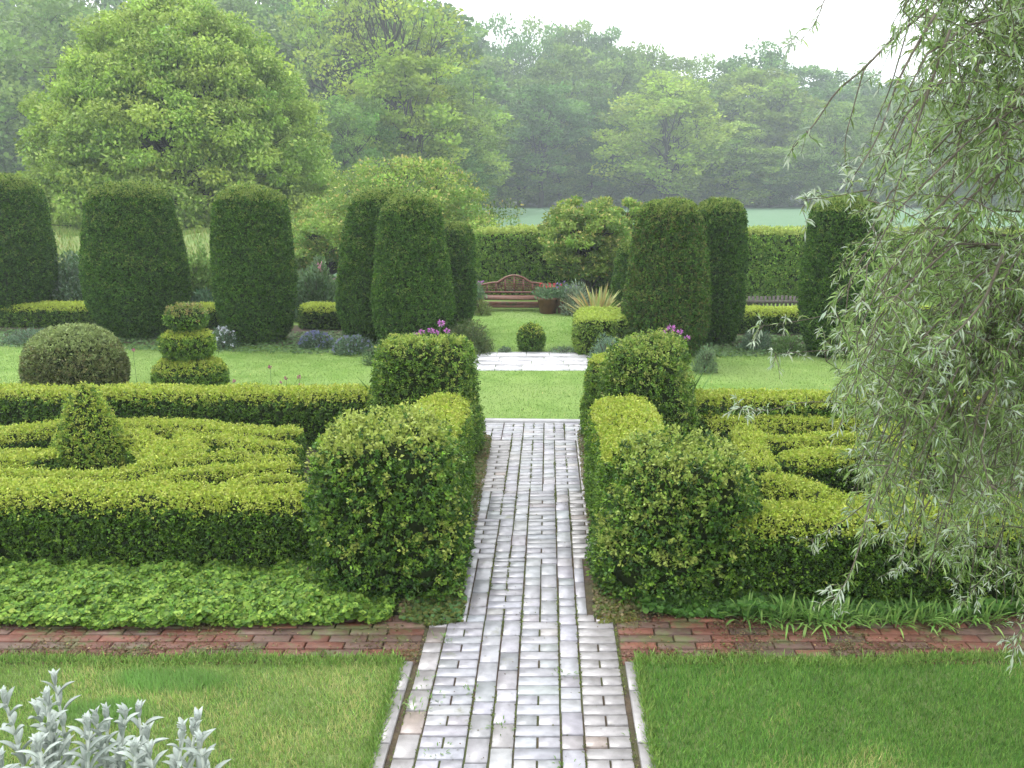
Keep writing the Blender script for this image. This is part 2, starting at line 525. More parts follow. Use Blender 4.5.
def l_col(u0, y0, y1, tone):          # bricks laid lengthwise
    y = y0; x = (u0 - 5) * HU; L_ = HU if rb.rand() < .5 else .2
    while y < y1 - .03:
        ye = min(y + L_, y1)
        dx = rb.uniform(-.003, .003)
        brick(mb, x + dx, x + HU + dx, y, ye, tone()); y += L_; L_ = .2 if rb.rand() < .75 else HU
def section(y0, y1, lay, side=()):
    for q in lay:
        u0 = q[1]; t_ = tone_side if u0 in side else tone_grey
        (h_col if q[0] == 'H' else l_col)(u0, y0, y1, t_)
section(1.9, Y2 - .03, [('L', 0), ('H', 1), ('L', 3), ('L', 4), ('H', 5), ('L', 7), ('H', 8)], (0, 8))
section(Y2 - .03, 6.15, [('L', 2), ('H', 3), ('L', 5), ('L', 6), ('L', 7)])
section(6.15, 6.95, [('L', 0), ('H', 1), ('L', 3), ('L', 4), ('H', 5), ('L', 7), ('H', 8)], (0, 8))
section(6.95, 7.65, [('L', 0), ('L', 1), ('H', 2), ('L', 4), ('H', 5), ('L', 7), ('H', 8)], (0, 8))
section(7.65, 9.35, [('H', 1), ('L', 3), ('H', 4), ('L', 6), ('H', 7), ('L', 9)], (1, 9))
section(9.35, 10.08, [('H', 0), ('H', 2), ('H', 4), ('H', 6), ('H', 8)])
for sx_ in (-1, 1):                          # narrow bricks on edge along the hedges, then the outer kerb
    y = Y2 - .02
    while y < 9.3:
        if 6.1 < y < 9.4: y += U; continue
        a, b_ = sorted((sx_ * 1.5 * U, sx_ * (1.5 * U + .075)))
        brick(mb, a, b_, y, y + U, tone_grey()); y += U
    y = 2.0
    while y < Y1 - .05:
        a, b_ = sorted((sx_ * (2.5 * U + .022), sx_ * (2.5 * U + .10)))
        brick(mb, a, b_, y, min(y + U * 2, Y1), tone_side(), .02); y += U * 2
o = mb.build('brick_path', M_BRICK); o['kind'] = 'structure'
sheet('path_joints', rect(-XW - .03, XW + .03, 2.0, 10.12), 0.001, M_SOIL)
mb = MB()
for sx_ in (-1, 1):
    x = XW + .005
    row = 0
    while x < 11:
        y = Y1 + .02 - .04
        for k in range(7):
            a, b_ = sorted((sx_ * (x + (k % 2) * .11), sx_ * (x + U + (k % 2) * .11)))
            brick(mb, a if sx_ < 0 else (XW + .01 if x < XW + .1 else a), b_ if sx_ > 0 else (-XW - .01 if x < XW + .1 else b_), y + k * .087, y + (k + 1) * .087, tone_red(), .010)
        x += U
o = mb.build('red_brick_path', M_REDBRICK); o['kind'] = 'structure'
mb = MB()
mb.box(-.64, .64, 10.1, 10.19, -.05, .03)      # pale edging stone where the path meets the lawn
M_STONE = mat('pale_stone', (.42, .41, .42), (.55, .54, .55), 5, .3, .004, 30, spec=.8)
o = mb.build('edging_stone', M_STONE); o['kind'] = 'structure'
# stone flags crossing the lawn
mb = MB()
rb = np.random.RandomState(12)
yy = 13.2
for r_ in range(4):
    h_ = [.42, .3, .38, .35][r_]
    x = -1.35 + rb.uniform(0, .3)
    while x < .75:
        ww = rb.uniform(.35, .75)
        brick(mb, x, x + ww, yy, yy + h_, np.array([.62, .61, .63]) * math.exp(rb.normal() * .06), .03)
        x += ww
    yy += h_
o = mb.build('stone_terrace', brickmat('wet_flagstone', (.3, .3, .27), (.1, .3))); o['kind'] = 'structure'

# ------------------------------------------------------------------ grass blades (uncountable)
def poly_in(px, py, poly):
    inside = np.zeros(len(px), bool); n = len(poly)
    for i in range(n):
        x1, y1 = poly[i]; x2, y2 = poly[(i + 1) % n]
        c = ((y1 > py) != (y2 > py)) & (px < (x2 - x1) * (py - y1) / (y2 - y1 + 1e-12) + x1)
        inside ^= c
    return inside
def grass(name, n, xr, yr, h, wd, cols, seed, m=M_LEAF, patch=None, label=None, z=.004, shear=0.0, jit=.2, sf=1.0):
    rs = np.random.RandomState(seed)
    x = rs.uniform(*xr, n); y = yr[0] + (yr[1] - yr[0]) * rs.rand(n) ** 1.15 + shear * x
    P = np.stack([x, y, np.full(n, z)], 1)
    u, v = project(P)
    ok = (u > -60) & (u < 1084) & (v < 800)
    P = P[ok]; n = len(P)
    nz = Noise(seed, .55); nz2 = Noise(seed + 1, 2.2)
    g = nz(P) + .5 * nz2(P)
    hh = h * np.exp(g * .22) * rs.uniform(.5, 1.3, n)
    if patch is not None:
        pt = np.zeros(n)
        for (cx_, cy_, rx_, ry_) in patch:
            pt = np.maximum(pt, np.clip(1.4 - ((P[:, 0] - cx_) / rx_) ** 2 - ((P[:, 1] - cy_) / ry_) ** 2 + .3 * nz2(P), 0, 1))
        hh = hh * (1 + .7 * pt)
    else: pt = np.zeros(n)
    c = palette(rs, n, cols, [1] * len(cols), jit)
    straw = rs.rand(n) < np.clip(.10 + .32 * g, 0, .6) * sf * (1 - pt)
    c[straw] = palette(rs, int(straw.sum()), [(.48, .44, .2), (.42, .42, .16)], [1, 1], .15)
    lush = np.array([.15, .31, .08])
    c = c * (1 - .7 * pt[:, None]) + lush * .7 * pt[:, None]
    c = c * np.exp(.16 * g)[:, None]
    mb = MB()
    az = rs.uniform(0, 6.283, n); lean = rs.uniform(.1, .9, n)
    D = np.stack([np.cos(az) * lean, np.sin(az) * lean, np.ones(n)], 1)
    S = np.stack([-np.sin(az + rs.normal(size=n) * .8), np.cos(az), np.zeros(n)], 1)
    D = unit(D); W = wd * rs.uniform(.6, 1.3, n)
    tip = P + D * hh[:, None]; tip[:, 2] -= hh * .15 * lean
    V = np.stack([P - S * W[:, None] / 2, P + S * W[:, None] / 2, tip], 1).reshape(-1, 3)
    mb.add(V, F3=np.arange(3 * n).reshape(n, 3), col=np.repeat(c, 3, 0))
    o = mb.build(name, m)
    return tag(o, label, 'grass', kind='stuff')
GR = [(.10, .19, .035), (.13, .23, .045), (.16, .25, .06), (.09, .17, .04)]
c1 = gnd(170, 682); 
grass('grass', 200000, (-4.2, -XW - .10), (2.3, Y1 - .02), .034, .0042, [(.22, .36, .08), (.27, .40, .10), (.31, .40, .13), (.17, .31, .06)], 5,
      patch=[(c1[0], c1[1], .38, .12), (gnd(100, 715)[0], gnd(70, 715)[1], .3, .12), (gnd(70, 660)[0], gnd(70, 655)[1], .3, .1)],
      label='patchy mown grass with straw tones on the near left lawn', shear=.041)
grass('grass', 210000, (XW + .10, 4.4), (2.3, Y1 - .02), .046, .0045, [(.13, .29, .05), (.17, .34, .06), (.22, .38, .08), (.10, .23, .045)], 6,
      label='long lush wet grass on the near right lawn beneath the silver tree', shear=.041)
grass('grass', 150000, (-9.5, 9.5), (10.2, 15.3), .022, .007, [(.145, .25, .06), (.18, .285, .075)], 7, z=0.0, jit=.14, sf=.3,
      label='short mown grass on the middle lawn behind the box parterre')
grass('grass', 50000, (-3.2, 4.2), (14.85, 21.5), .022, .009, [(.15, .275, .055), (.18, .31, .07)], 8, z=0.0, jit=.08, sf=.05,
      label='fresh mown grass in front of the garden bench')

# ------------------------------------------------------------------ yew topiary columns
YPROF = [(0, .0), (.4, 0), (.54, .02), (.67, .07), (.84, .15), (.95, .24), (1, .34), (.985, .47), (.92, .61), (.86, .74), (.81, .84), (.75, .92), (.61, .968), (.38, .992), (.01, 1.0)]
CPROF = [(0, .0), (.55, 0), (.72, .02), (.85, .08), (.96, .18), (1, .27), (.975, .4), (.91, .55), (.83, .70), (.77, .83), (.71, .91), (.58, .96), (.37, .99), (.01, 1.0)]
SPROF = [(0, .0), (.5, 0), (.64, .02), (.77, .08), (.90, .18), (.98, .30), (1, .42), (.98, .57), (.94, .71), (.90, .84), (.83, .925), (.66, .97), (.4, .992), (.01, 1.0)]
YEWC = [(.045, .11, .016), (.065, .15, .022), (.085, .185, .028), (.025, .065, .012)]
YEWN = [(.24, .31, .07), (.2, .28, .06)]
def yew(pxl, pxr, pyt, pyb, prof, label, seed, brown=0.0, lean=0.0, gap=None):
    cx = (pxl + pxr) / 2
    front = gnd(cx, pyb)
    k = 1.0
    Y = front[1]
    for _ in range(4):
        a, b_ = atY(pxl, (pyt + pyb) / 2, Y), atY(pxr, (pyt + pyb) / 2, Y)
        r = (b_[0] - a[0]) / 2
        Y = front[1] + r * .9
    c = ((a[0] + b_[0]) / 2, Y)
    r = r * .90
    h = zat(pyt, Y - r * .3, cx) - .08
    root = empty('yew_tree', (c[0], c[1], 0), label, 'topiary', 'clipped yew columns round the lawn')
    core = lathe_core([(p * r, z * h) for p, z in prof], (c[0], c[1], .02), 40, 2.15)
    V, F4 = core
    if lean: V[:, 0] += lean * (V[:, 2] / h) ** 1.5
    mb = MB()
    rs = np.random.RandomState(seed)
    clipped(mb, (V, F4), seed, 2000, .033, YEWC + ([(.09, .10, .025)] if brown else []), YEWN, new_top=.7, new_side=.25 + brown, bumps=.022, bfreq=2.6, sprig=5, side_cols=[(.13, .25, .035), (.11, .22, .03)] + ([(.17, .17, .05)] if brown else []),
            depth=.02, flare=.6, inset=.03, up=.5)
    # fine streaky shoots
    mb.build('foliage', [M_LEAF, M_YEWTWIG], root)
    t = MB(); t.tube([(c[0], c[1], 0), (c[0], c[1], h * .5)], [.16, .1], 8)
    t.build('trunk', M_BARK, root)
    return root
yew(-38, 52, 173, 329, SPROF, 'broad dark yew column cut by the left edge of the photo', 11)
yew(83, 187, 180, 344, YPROF, 'widest bell-shaped yew column behind the tiered topiary and round grey bush', 12)
yew(212, 296, 184, 348, SPROF, 'straight-sided yew column standing right of the tiered topiary', 13)
yew(332, 424, 187, 346, CPROF, 'leaning yew cone half hidden behind a broader yew left of the path', 14, lean=.12)
yew(370, 455, 193, 358, CPROF, 'front yew cone left of the path, rising above the box block', 15)
yew(428, 477, 221, 332, SPROF, 'small rear yew peeping out beside the lawn opening left of the bench', 16)
yew(621, 714, 197, 362, CPROF, 'front yew cone right of the path with a tan tinge', 17, .03)
yew(688, 747, 197, 347, SPROF, 'slim dark yew column tucked right behind the tan-tinged cone', 18)
yew(611, 655, 240, 330, CPROF, 'sliver of a far yew showing left of the tan-tinged cone', 19)
yew(800, 881, 195, 362, SPROF, 'yew column behind the silver tree branches on the right', 20)

# ------------------------------------------------------------------ box hedges
def box_obj(name, core, seed, label, cat='hedge', group=None, dens=2600, leaf=.0215, **k):
    mb = MB()
    kw = dict(bumps=.018, sprig=6, depth=.035, new_top=1.0, new_side=.3)
    kw.update(k)
    V = core[0]
    og = (V[:, 0].mean(), V[:, 1].mean(), 0)
    if 'cols' in kw: cols = kw.pop('cols')
    else: cols = BOX_DARK
    if 'new' in kw: new = kw.pop('new')
    else: new = BOX_NEW
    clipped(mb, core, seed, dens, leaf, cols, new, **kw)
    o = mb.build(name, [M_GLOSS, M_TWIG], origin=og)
    return tag(o, label, cat, group)
G_P = 'box hedges of the parterre'
box_obj('box_hedge', strip_core([(-6.2, 6.02), (-1.25, 6.02)], .44, .53), 31, 'long low box hedge along the front of the left parterre', group=G_P)
box_obj('box_hedge', strip_core([(1.2, 5.72), (6.2, 5.72)], .5, .55), 32, 'long low box hedge along the front of the right parterre under the silver branches', group=G_P)
box_obj('box_hedge', strip_core([(-8.2, 9.2), (-1.5, 9.2)], .5, .56), 33, 'long box hedge along the back of the left parterre', group=G_P, dens=2000, leaf=.024)
box_obj('box_hedge', strip_core([(1.3, 9.2), (6.5, 9.2)], .5, .56), 34, 'long box hedge along the back of the right parterre', group=G_P, dens=2000, leaf=.024)
box_obj('box_hedge', strip_core([(-.82, 5.9), (-.80, 7.9)], .52, .84), 35, 'yellow-topped box hedge beside the brick path, left side', group=G_P, new_side=.6)
box_obj('box_hedge', strip_core([(.84, 5.9), (.82, 7.9)], .56, .84), 36, 'yellow-topped box hedge beside the brick path, right side', group=G_P, new_side=.6)

def block(pxl, pxr, pyt, pyb, dep, label, seed, topf=.84, sq=3.2, cat='topiary', name='box_topiary', h=None, cx_off=0, **k):
    a, b_ = gnd(pxl, pyb), gnd(pxr, pyb)
    r = (b_[0] - a[0]) / 2 - .10; cx = (a[0] + b_[0]) / 2
    ry = dep / 2; cyy = a[1] + ry
    h = (h or zat(pyt, a[1] + .25)) - .12
    prof = [(.0, 0), (.80, 0), (.93, .05), (1, .15), (1, .32), ((2 + topf) / 3, .5), ((1 + topf) / 2, .7), (topf + .04, .88), (topf, .95), (topf - .08, .985), (topf - .25, 1.0), (.01, 1.0)]
    core = lathe_core([(p, z * h) for p, z in prof], (cx, cyy, .01), 44, sq, r, ry)
    if cx_off: core[0][:, 0] += cx_off * core[0][:, 2] / h
    return box_obj(name, core, seed, label, cat, 'box blocks flanking the brick path', **k)
DK = [(.035, .09, .016), (.055, .13, .02), (.085, .18, .028)]
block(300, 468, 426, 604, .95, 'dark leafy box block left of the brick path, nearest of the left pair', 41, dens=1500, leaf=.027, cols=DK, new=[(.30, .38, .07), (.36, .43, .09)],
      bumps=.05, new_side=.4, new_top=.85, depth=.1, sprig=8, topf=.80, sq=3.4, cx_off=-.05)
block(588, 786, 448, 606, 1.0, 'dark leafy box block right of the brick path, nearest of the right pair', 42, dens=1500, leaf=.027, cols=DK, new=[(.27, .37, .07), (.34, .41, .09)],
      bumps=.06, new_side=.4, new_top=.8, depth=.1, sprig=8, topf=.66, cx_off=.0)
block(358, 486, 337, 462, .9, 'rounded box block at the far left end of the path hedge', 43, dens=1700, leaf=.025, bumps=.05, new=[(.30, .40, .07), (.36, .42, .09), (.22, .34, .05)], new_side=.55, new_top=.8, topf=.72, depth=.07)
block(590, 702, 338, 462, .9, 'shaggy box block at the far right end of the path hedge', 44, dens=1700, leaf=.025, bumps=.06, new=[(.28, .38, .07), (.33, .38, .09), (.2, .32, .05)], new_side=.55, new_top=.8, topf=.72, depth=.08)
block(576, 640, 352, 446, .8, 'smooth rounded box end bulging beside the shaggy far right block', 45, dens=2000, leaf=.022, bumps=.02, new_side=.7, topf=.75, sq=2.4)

# knot: low bands following curves, traced on their top plane
KZ = .38
def band(pts, wd, label, seed, h=KZ, **k):
    P = [gnd(x, y, h)[:2] for x, y in pts]
    return box_obj('box_hedge', strip_core(P, wd, h, step=.09), seed, label, group='low curling box bands of the knot garden', dens=2200, leaf=.021, bumps=.015, **k)
band([(-40, 437), (0, 433), (45, 427), (100, 425), (160, 424), (215, 427), (262, 432), (300, 434)], .42, 'curving low box band at the back of the left knot', 51)
band([(-30, 458), (10, 456), (52, 458)], .5, 'short low box band left of the box cone', 52)
band([(125, 432), (150, 442), (165, 455), (150, 468), (128, 475), (60, 475), (0, 474), (-30, 473)], .32, 'low box band hooking round the box cone', 53)
band([(-30, 484), (20, 487), (70, 491), (125, 491), (152, 484), (172, 474), (205, 469), (250, 468), (300, 468)], .30, 'scalloped low box band sweeping before the box cone', 54)
band([(162, 448), (190, 440), (215, 437), (240, 440), (255, 445), (300, 447)], .24, 'thin low box band curling right of the cone', 55)
band([(175, 460), (205, 458), (235, 452), (262, 458), (300, 457)], .2, 'middle low box band curling towards the left block', 56)
band([(216, 497), (228, 487), (250, 481), (300, 480)], .24, 'low box loop behind the front left hedge', 57)
band([(180, 430), (195, 445), (188, 456), (165, 468)], .22, 'low box link crossing between the left knot bands', 58)
# right knot
band([(700, 418), (760, 420), (820, 418), (900, 416), (980, 418)], .5, 'low box band at the back of the right knot', 61)
band([(742, 436), (790, 440), (850, 434), (940, 436)], .28, 'low box band through the middle of the right knot', 62)
band([(778, 462), (820, 454), (870, 452), (960, 456)], .34, 'rounded low box band right of the near right block', 63)
band([(760, 478), (790, 484), (812, 494), (840, 503), (900, 506), (1040, 506)], .40, 'low box band sweeping up to the front right hedge', 64)
band([(745, 425), (752, 445), (770, 470)], .3, 'low box link beside the near right block', 65)
band([(880, 420), (890, 440), (900, 470), (890, 495)], .3, 'low box link under the silver branches', 66)

# ------------------------------------------------------------------ other topiary
cc = gnd(86, 462, .2)
box_obj('box_cone', lathe_core([(0, 0), (.34, 0), (.37, .08), (.34, .2), (.27, .42), (.18, .64), (.1, .82), (.04, .92), (.005, .93)], (cc[0], cc[1] + .1, .01), 30), 71,
        'small box cone rising from the left knot', 'topiary', dens=2400, leaf=.021, new_top=.8, new_side=.9, bumps=.006, side_cols=[(.2, .34, .04), (.26, .38, .06)])
# three tiered topiary
c0 = gnd(192, 396)
px_m = F / 12.2
root = empty('tiered_topiary', (c0[0], c0[1], 0), 'three-tiered box topiary with a yellowish ball on top', 'topiary')
Yt = c0[1]
def zz(py): return zat(py, Yt)
def tier(name, z0, z1, r, seed, k=3.0):
    h = z1 - z0
    mb = MB()
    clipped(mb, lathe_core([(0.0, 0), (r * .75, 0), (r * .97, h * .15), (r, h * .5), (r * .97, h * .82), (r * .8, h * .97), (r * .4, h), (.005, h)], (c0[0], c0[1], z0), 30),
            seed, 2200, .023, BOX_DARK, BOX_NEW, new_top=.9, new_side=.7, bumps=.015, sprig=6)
    return mb.build(name, [M_GLOSS, M_TWIG], root)
tier('lower_tier', .02, zz(363), .46, 72)
tier('middle_tier', zz(357), zz(335), .32, 73)
mb = MB()
bz0, bz1 = zz(332), zz(307); rr_ = .26
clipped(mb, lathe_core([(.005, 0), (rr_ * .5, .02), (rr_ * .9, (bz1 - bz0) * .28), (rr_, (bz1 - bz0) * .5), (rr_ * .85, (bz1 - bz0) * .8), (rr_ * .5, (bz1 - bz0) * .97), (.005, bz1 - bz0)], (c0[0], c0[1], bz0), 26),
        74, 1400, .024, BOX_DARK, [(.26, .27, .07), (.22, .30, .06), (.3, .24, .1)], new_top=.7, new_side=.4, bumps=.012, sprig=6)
mb.build('ball_tier', [M_GLOSS, M_TWIG], root)
mb = MB(); mb.tube([(c0[0], c0[1], 0), (c0[0], c0[1], bz0 + .2)], .03, 8); mb.build('stem', M_BARK, root)
# round grey-green bush
cb = gnd(79, 398); rb_ = .62
MOUND = [(.12, .16, .05), (.15, .19, .06), (.10, .13, .04)]
hb = zat(325, cb[1], 79) - .06
box_obj('mound_bush', lathe_core([(0, 0), (rb_ * .72, 0), (rb_ * .9, .12), (rb_, .32), (rb_ * .97, .5), (rb_ * .84, hb * .78), (rb_ * .55, hb * .95), (rb_ * .25, hb), (.005, hb)], (cb[0], cb[1], .01), 40),
        75, 'wide rounded grey-green bush with brownish sides on the left lawn', 'bush', dens=2000, leaf=.03, side_cols=[(.22, .26, .09), (.22, .21, .09)], cols=[(.12, .16, .045), (.15, .17, .055), (.10, .13, .035)],
        new=[(.27, .34, .12), (.23, .30, .10)], new_top=.9, new_side=.3, bumps=.015, up=.7)
cq = gnd(531, 354); rq = .225
box_obj('box_ball', lathe_core([(0, 0), (rq * .6, 0), (rq * .9, .08), (rq, .2), (rq * .93, .30), (rq * .7, .39), (rq * .35, .44), (.004, .45)], (cq[0], cq[1] + .25, .01), 26),
        76, 'small box ball beyond the stone terrace', 'topiary', dens=2200, leaf=.024, new_top=.5, new_side=.3, bumps=.008)
# golden cut hedge right
ga, gb = gnd(577, 358), gnd(640, 358)
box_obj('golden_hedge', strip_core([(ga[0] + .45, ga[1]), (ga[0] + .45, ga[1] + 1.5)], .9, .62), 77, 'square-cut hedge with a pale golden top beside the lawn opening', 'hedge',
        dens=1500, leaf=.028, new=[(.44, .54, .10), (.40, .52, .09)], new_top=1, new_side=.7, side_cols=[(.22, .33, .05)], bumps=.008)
# low yellow topped hedges behind the yews
for i, (x0, x1, lab) in enumerate([(-40, 118, 'low golden-topped hedge behind the two leftmost yews'), (168, 232, 'short golden-topped hedge between the broad and the straight-sided yew'), (285, 372, 'golden-topped hedge left of the leaning yew cone')]):
    a, b_ = gnd(x0, 336), gnd(x1, 336)
    box_obj('golden_hedge', strip_core([(a[0], 17.4), (b_[0], 17.4)], .7, .42), 80 + i, lab, 'hedge', 'low golden hedges behind the yews', dens=1300, leaf=.03,
            new=[(.42, .52, .08), (.46, .55, .09)], new_top=1, new_side=.4, bumps=.01)
a, b_ = gnd(735, 340), gnd(990, 340)
box_obj('golden_hedge', strip_core([(a[0], 17.2), (b_[0], 17.2)], .7, .42), 84, 'low golden-topped hedge in front of the grey fence on the right', 'hedge', 'low golden hedges behind the yews', dens=1300, leaf=.03,
        new=[(.42, .52, .08), (.46, .55, .09)], new_top=1, new_side=.4, bumps=.01)

# tall hedge behind the bench, with cut straw-coloured top behind
HY = 22.4
hh_ = zat(233, HY)
HX0 = atY(470, 300, HY)[0]
for i, (x0, x1, lab) in enumerate([(HX0, 1.2, 'tall clipped hornbeam hedge behind the bench'), (1.2, 14, 'tall clipped hornbeam hedge behind the fence and right yews')]):
    mb = MB()
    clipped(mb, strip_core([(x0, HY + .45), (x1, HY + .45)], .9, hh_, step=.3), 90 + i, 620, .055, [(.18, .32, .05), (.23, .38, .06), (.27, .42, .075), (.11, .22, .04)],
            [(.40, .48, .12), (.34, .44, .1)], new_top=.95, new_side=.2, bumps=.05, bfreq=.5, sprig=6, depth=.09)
    o = mb.build('hornbeam_hedge', [M_LEAF, M_TWIG], origin=((x0 + x1) / 2, HY + .45, 0))
    tag(o, lab, 'hedge', 'tall hedge closing the garden')

# ------------------------------------------------------------------ loose plants
def loose(mb, c, rx, ry, h, n, leaf, wd, cols, seed, up=.6, shell=.55, z0=0.0, bump=.15, m=0, k=1):
    rs = np.random.RandomState(seed)
    d = unit(rs.normal(size=(n, 3))); d[:, 2] = np.abs(d[:, 2])
    r = (shell + (1 - shell) * rs.rand(n)) * (1 + bump * Noise(seed, .5)(d * 3))
    P = np.array([c[0], c[1], z0]) + d * r[:, None] * np.array([rx, ry, h])
    P = P + rs.normal(size=(n, 3)) * leaf * .3
    P[:, 2] = np.maximum(P[:, 2], z0 + .01)
    D = d * .7 + rs.normal(size=(n, 3)) * .6 + np.array([0, 0, up])
    Ls = leaf * rs.uniform(.6, 1.3, n)
    leaves(mb, P, D, Ls, Ls * wd, palette(rs, n, cols, [1] * len(cols), .2), rs, m=m)
def bush(name, pxl, pxr, pyt, pyb, cols, n, leaf, wd, label, seed, cat='shrub', group=None, up=.6, flower=None, nf=0, fs=.04, Y=None, ft=.7):
    a, b_ = gnd(pxl, pyb), gnd(pxr, pyb)
    if Y is not None:
        a, b_ = atY(pxl, pyb, Y), atY(pxr, pyb, Y)
    r = (b_[0] - a[0]) / 2; cx = (a[0] + b_[0]) / 2; cyy = a[1] + r * .6
    h = zat(pyt, cyy, (pxl + pxr) / 2)
    root = empty(name, (cx, cyy, 0), label, cat, group)
    mb = MB()
    rs = np.random.RandomState(seed + 5)
    loose(mb, (cx, cyy), r, r * .8, h, n, leaf, wd, cols, seed, up)
    # dark inner stems
    for q in range(10):
        az = rs.uniform(0, 6.28); e = rs.uniform(.3, .8)
        P0 = np.array([cx, cyy, 0]); P1 = np.array([cx + math.cos(az) * r * e, cyy + math.sin(az) * r * e, h * .8])
        mb.tube([P0, (P0 + P1) / 2 + np.array([0, 0, h * .1]), P1], [.012, .009, .004], 4, m=1)
    mb.build('foliage', [M_LEAF, M_BARK], root)
    if flower:
        fb = MB()
        d = unit(rs.normal(size=(nf, 3))); d[:, 2] = np.abs(d[:, 2]) * 1.2 + ft * .3; d = unit(d)
        Pf = np.array([cx, cyy, 0]) + d * np.array([r, r * .8, h]) * 1.03
        for q in range(6):
            leaves(fb, Pf + rs.normal(size=(nf, 3)) * fs * .2, unit(rs.normal(size=(nf, 3))) + np.array([0, 0, .4]), fs, fs * .6, palette(rs, nf, flower, [1] * len(flower), .12), rs)
        fb.build('flowers', [M_PETAL], root)
    return root
BLUEG = [(.12, .19, .12), (.15, .22, .14), (.10, .17, .09)]
MIDG = [(.08, .16, .04), (.11, .2, .05), (.14, .23, .07)]
G_B = 'border plants at the foot of the yews'
bush('catmint', 296, 332, 332, 350, BLUEG, 1500, .05, .4, 'bluish catmint clump right of the straight-sided yew', 101, 'plant', G_B, flower=[(.22, .24, .42)], nf=120, fs=.03)
bush('catmint', 330, 372, 336, 356, BLUEG, 1500, .05, .4, 'bluish catmint clump in front of the leaning yew cone', 102, 'plant', G_B, flower=[(.25, .27, .4)], nf=60, fs=.03)
bush('catmint', 62, 96, 332, 347, BLUEG, 1300, .05, .4, 'bluish catmint clump between the two leftmost yews', 103, 'plant', G_B)
bush('catmint', -10, 62, 330, 346, BLUEG, 1800, .05, .4, 'bluish catmint spreading under the leftmost yew', 104, 'plant', G_B)
bush('white_flower', 205, 236, 328, 350, BLUEG, 1200, .05, .35, 'pale clump with white flowers left of the straight-sided yew', 105, 'plant', G_B, flower=[(.6, .62, .68)], nf=26, fs=.04)
bush('spurge', 740, 776, 330, 352, BLUEG, 1400, .05, .35, 'grey-green spurge clump right of the slim dark yew', 106, 'plant', G_B)
bush('spurge', 772, 808, 336, 356, MIDG, 1400, .05, .3, 'greener clump left of the yew behind the silver branches', 107, 'plant', G_B)
bush('lavender', 590, 626, 335, 370, [(.16, .25, .17), (.19, .28, .2)], 4500, .04, .25, 'soft grey-green lavender dome beside the shaggy far right block', 108, 'shrub')
bush('spurge', 694, 718, 348, 374, [(.14, .22, .12), (.18, .26, .13)], 1500, .05, .25, 'pale spurge clump at the foot of the tan-tinged yew cone', 109, 'plant', G_B)
bush('spurge', 362, 392, 345, 366, [(.12, .2, .08), (.15, .22, .1)], 1500, .05, .25, 'small green clump left of the front yew cone', 110, 'plant', G_B)
bush('juniper', 440, 492, 320, 357, [(.10, .15, .05), (.14, .17, .06), (.08, .13, .045)], 4200, .06, .25, 'spreading olive juniper left of the stone terrace', 111, 'shrub', up=.1)
bush('small_shrub', 474, 492, 338, 354, [(.14, .23, .06), (.17, .27, .08)], 1300, .04, .45, 'small bright shrub beside the stone terrace', 112, 'shrub')
bush('thyme', 497, 512, 347, 354, [(.15, .22, .13)], 500, .03, .4, 'low grey-green tuft left of the box ball', 113, 'plant')
bush('thyme', 548, 580, 347, 355, [(.15, .22, .13)], 800, .03, .4, 'low grey-green mat right of the box ball', 114, 'plant')
bush('small_shrub', 470, 492, 300, 316, [(.18, .24, .07)], 900, .05, .4, 'yellow-green shrub left of the bench', 115, 'shrub')
bush('small_shrub', 610, 655, 330, 360, [(.07, .12, .035), (.10, .15, .05)], 2600, .05, .5, 'dark low shrub between the golden hedge and the tan-tinged yew', 116, 'shrub')
# shrubs seen between the yews, further back
for i, (a0, a1, t0, b0, cols, lab, n) in enumerate([
    (34, 112, 256, 322, [(.12, .2, .1), (.2, .28, .19), (.09, .16, .06)], 'pale-flecked shrub between the two leftmost yews', 11000),
    (172, 220, 250, 322, [(.2, .33, .08), (.25, .37, .1), (.14, .24, .06)], 'bright lime shrub between the broad and straight-sided yews', 9000),
    (188, 216, 292, 324, [(.12, .22, .12), (.15, .25, .14)], 'blue-green shrub low beside the straight-sided yew', 2000),
    (282, 345, 268, 322, [(.12, .2, .09), (.16, .25, .13), (.1, .18, .06)], 'mid-green shrub with pink flowers left of the leaning yew', 9000),
    (735, 770, 300, 318, [(.13, .21, .07)], 'low shrub behind the grey fence', 1500),
    (800, 830, 292, 320, [(.15, .2, .06)], 'olive shrub right of the grey fence', 1500)]):
    bush('garden_shrub', a0, a1, t0, b0, cols, n, .085, .5, lab, 120 + i, 'shrub', 'shrubs beyond the yews',
         flower=[(.7, .35, .45)] if i == 3 else None, nf=6 if i == 3 else 0, fs=.1)

# purple flowers rising behind the far box blocks
def flower_clump(pts, Y, name, label, seed):
    rs = np.random.RandomState(seed)
    c = atY(pts[0][0], pts[0][1], Y)
    root = empty(name, (c[0], Y, 0), label, 'flowers')
    st = MB(); pb = MB()
    for (px, py, s) in pts:
        p = atY(px, py, Y + rs.uniform(-.1, .1))
        g0 = np.array([c[0] + rs.normal() * .06, Y, 0])
        st.tube([g0, (g0 + p) / 2 + np.array([0, 0, .05]), p], .005, 5, col=(.08, .15, .05))
        n = 45
        d = unit(rs.normal(size=(n, 3)) * [1.3, 1.3, .8])
        leaves(pb, p + d * s * .3, d, s * .55, s * .2, palette(rs, n, [(.48, .16, .46), (.60, .28, .56), (.40, .12, .40)], [1, 1, 1], .15), rs)
    lf = 60
    leaves(st, np.tile([c[0], Y, .02], (lf, 1)) + rs.normal(size=(lf, 3)) * [.06, .06, .01], rs.normal(size=(lf, 3)) * .4 + [0, 0, 1.4], 1.0, .04, palette(rs, lf, MIDG, [1, 1, 1]), rs)
    st.build('stems', M_LEAF, root); pb.build('blooms', M_PETAL, root)
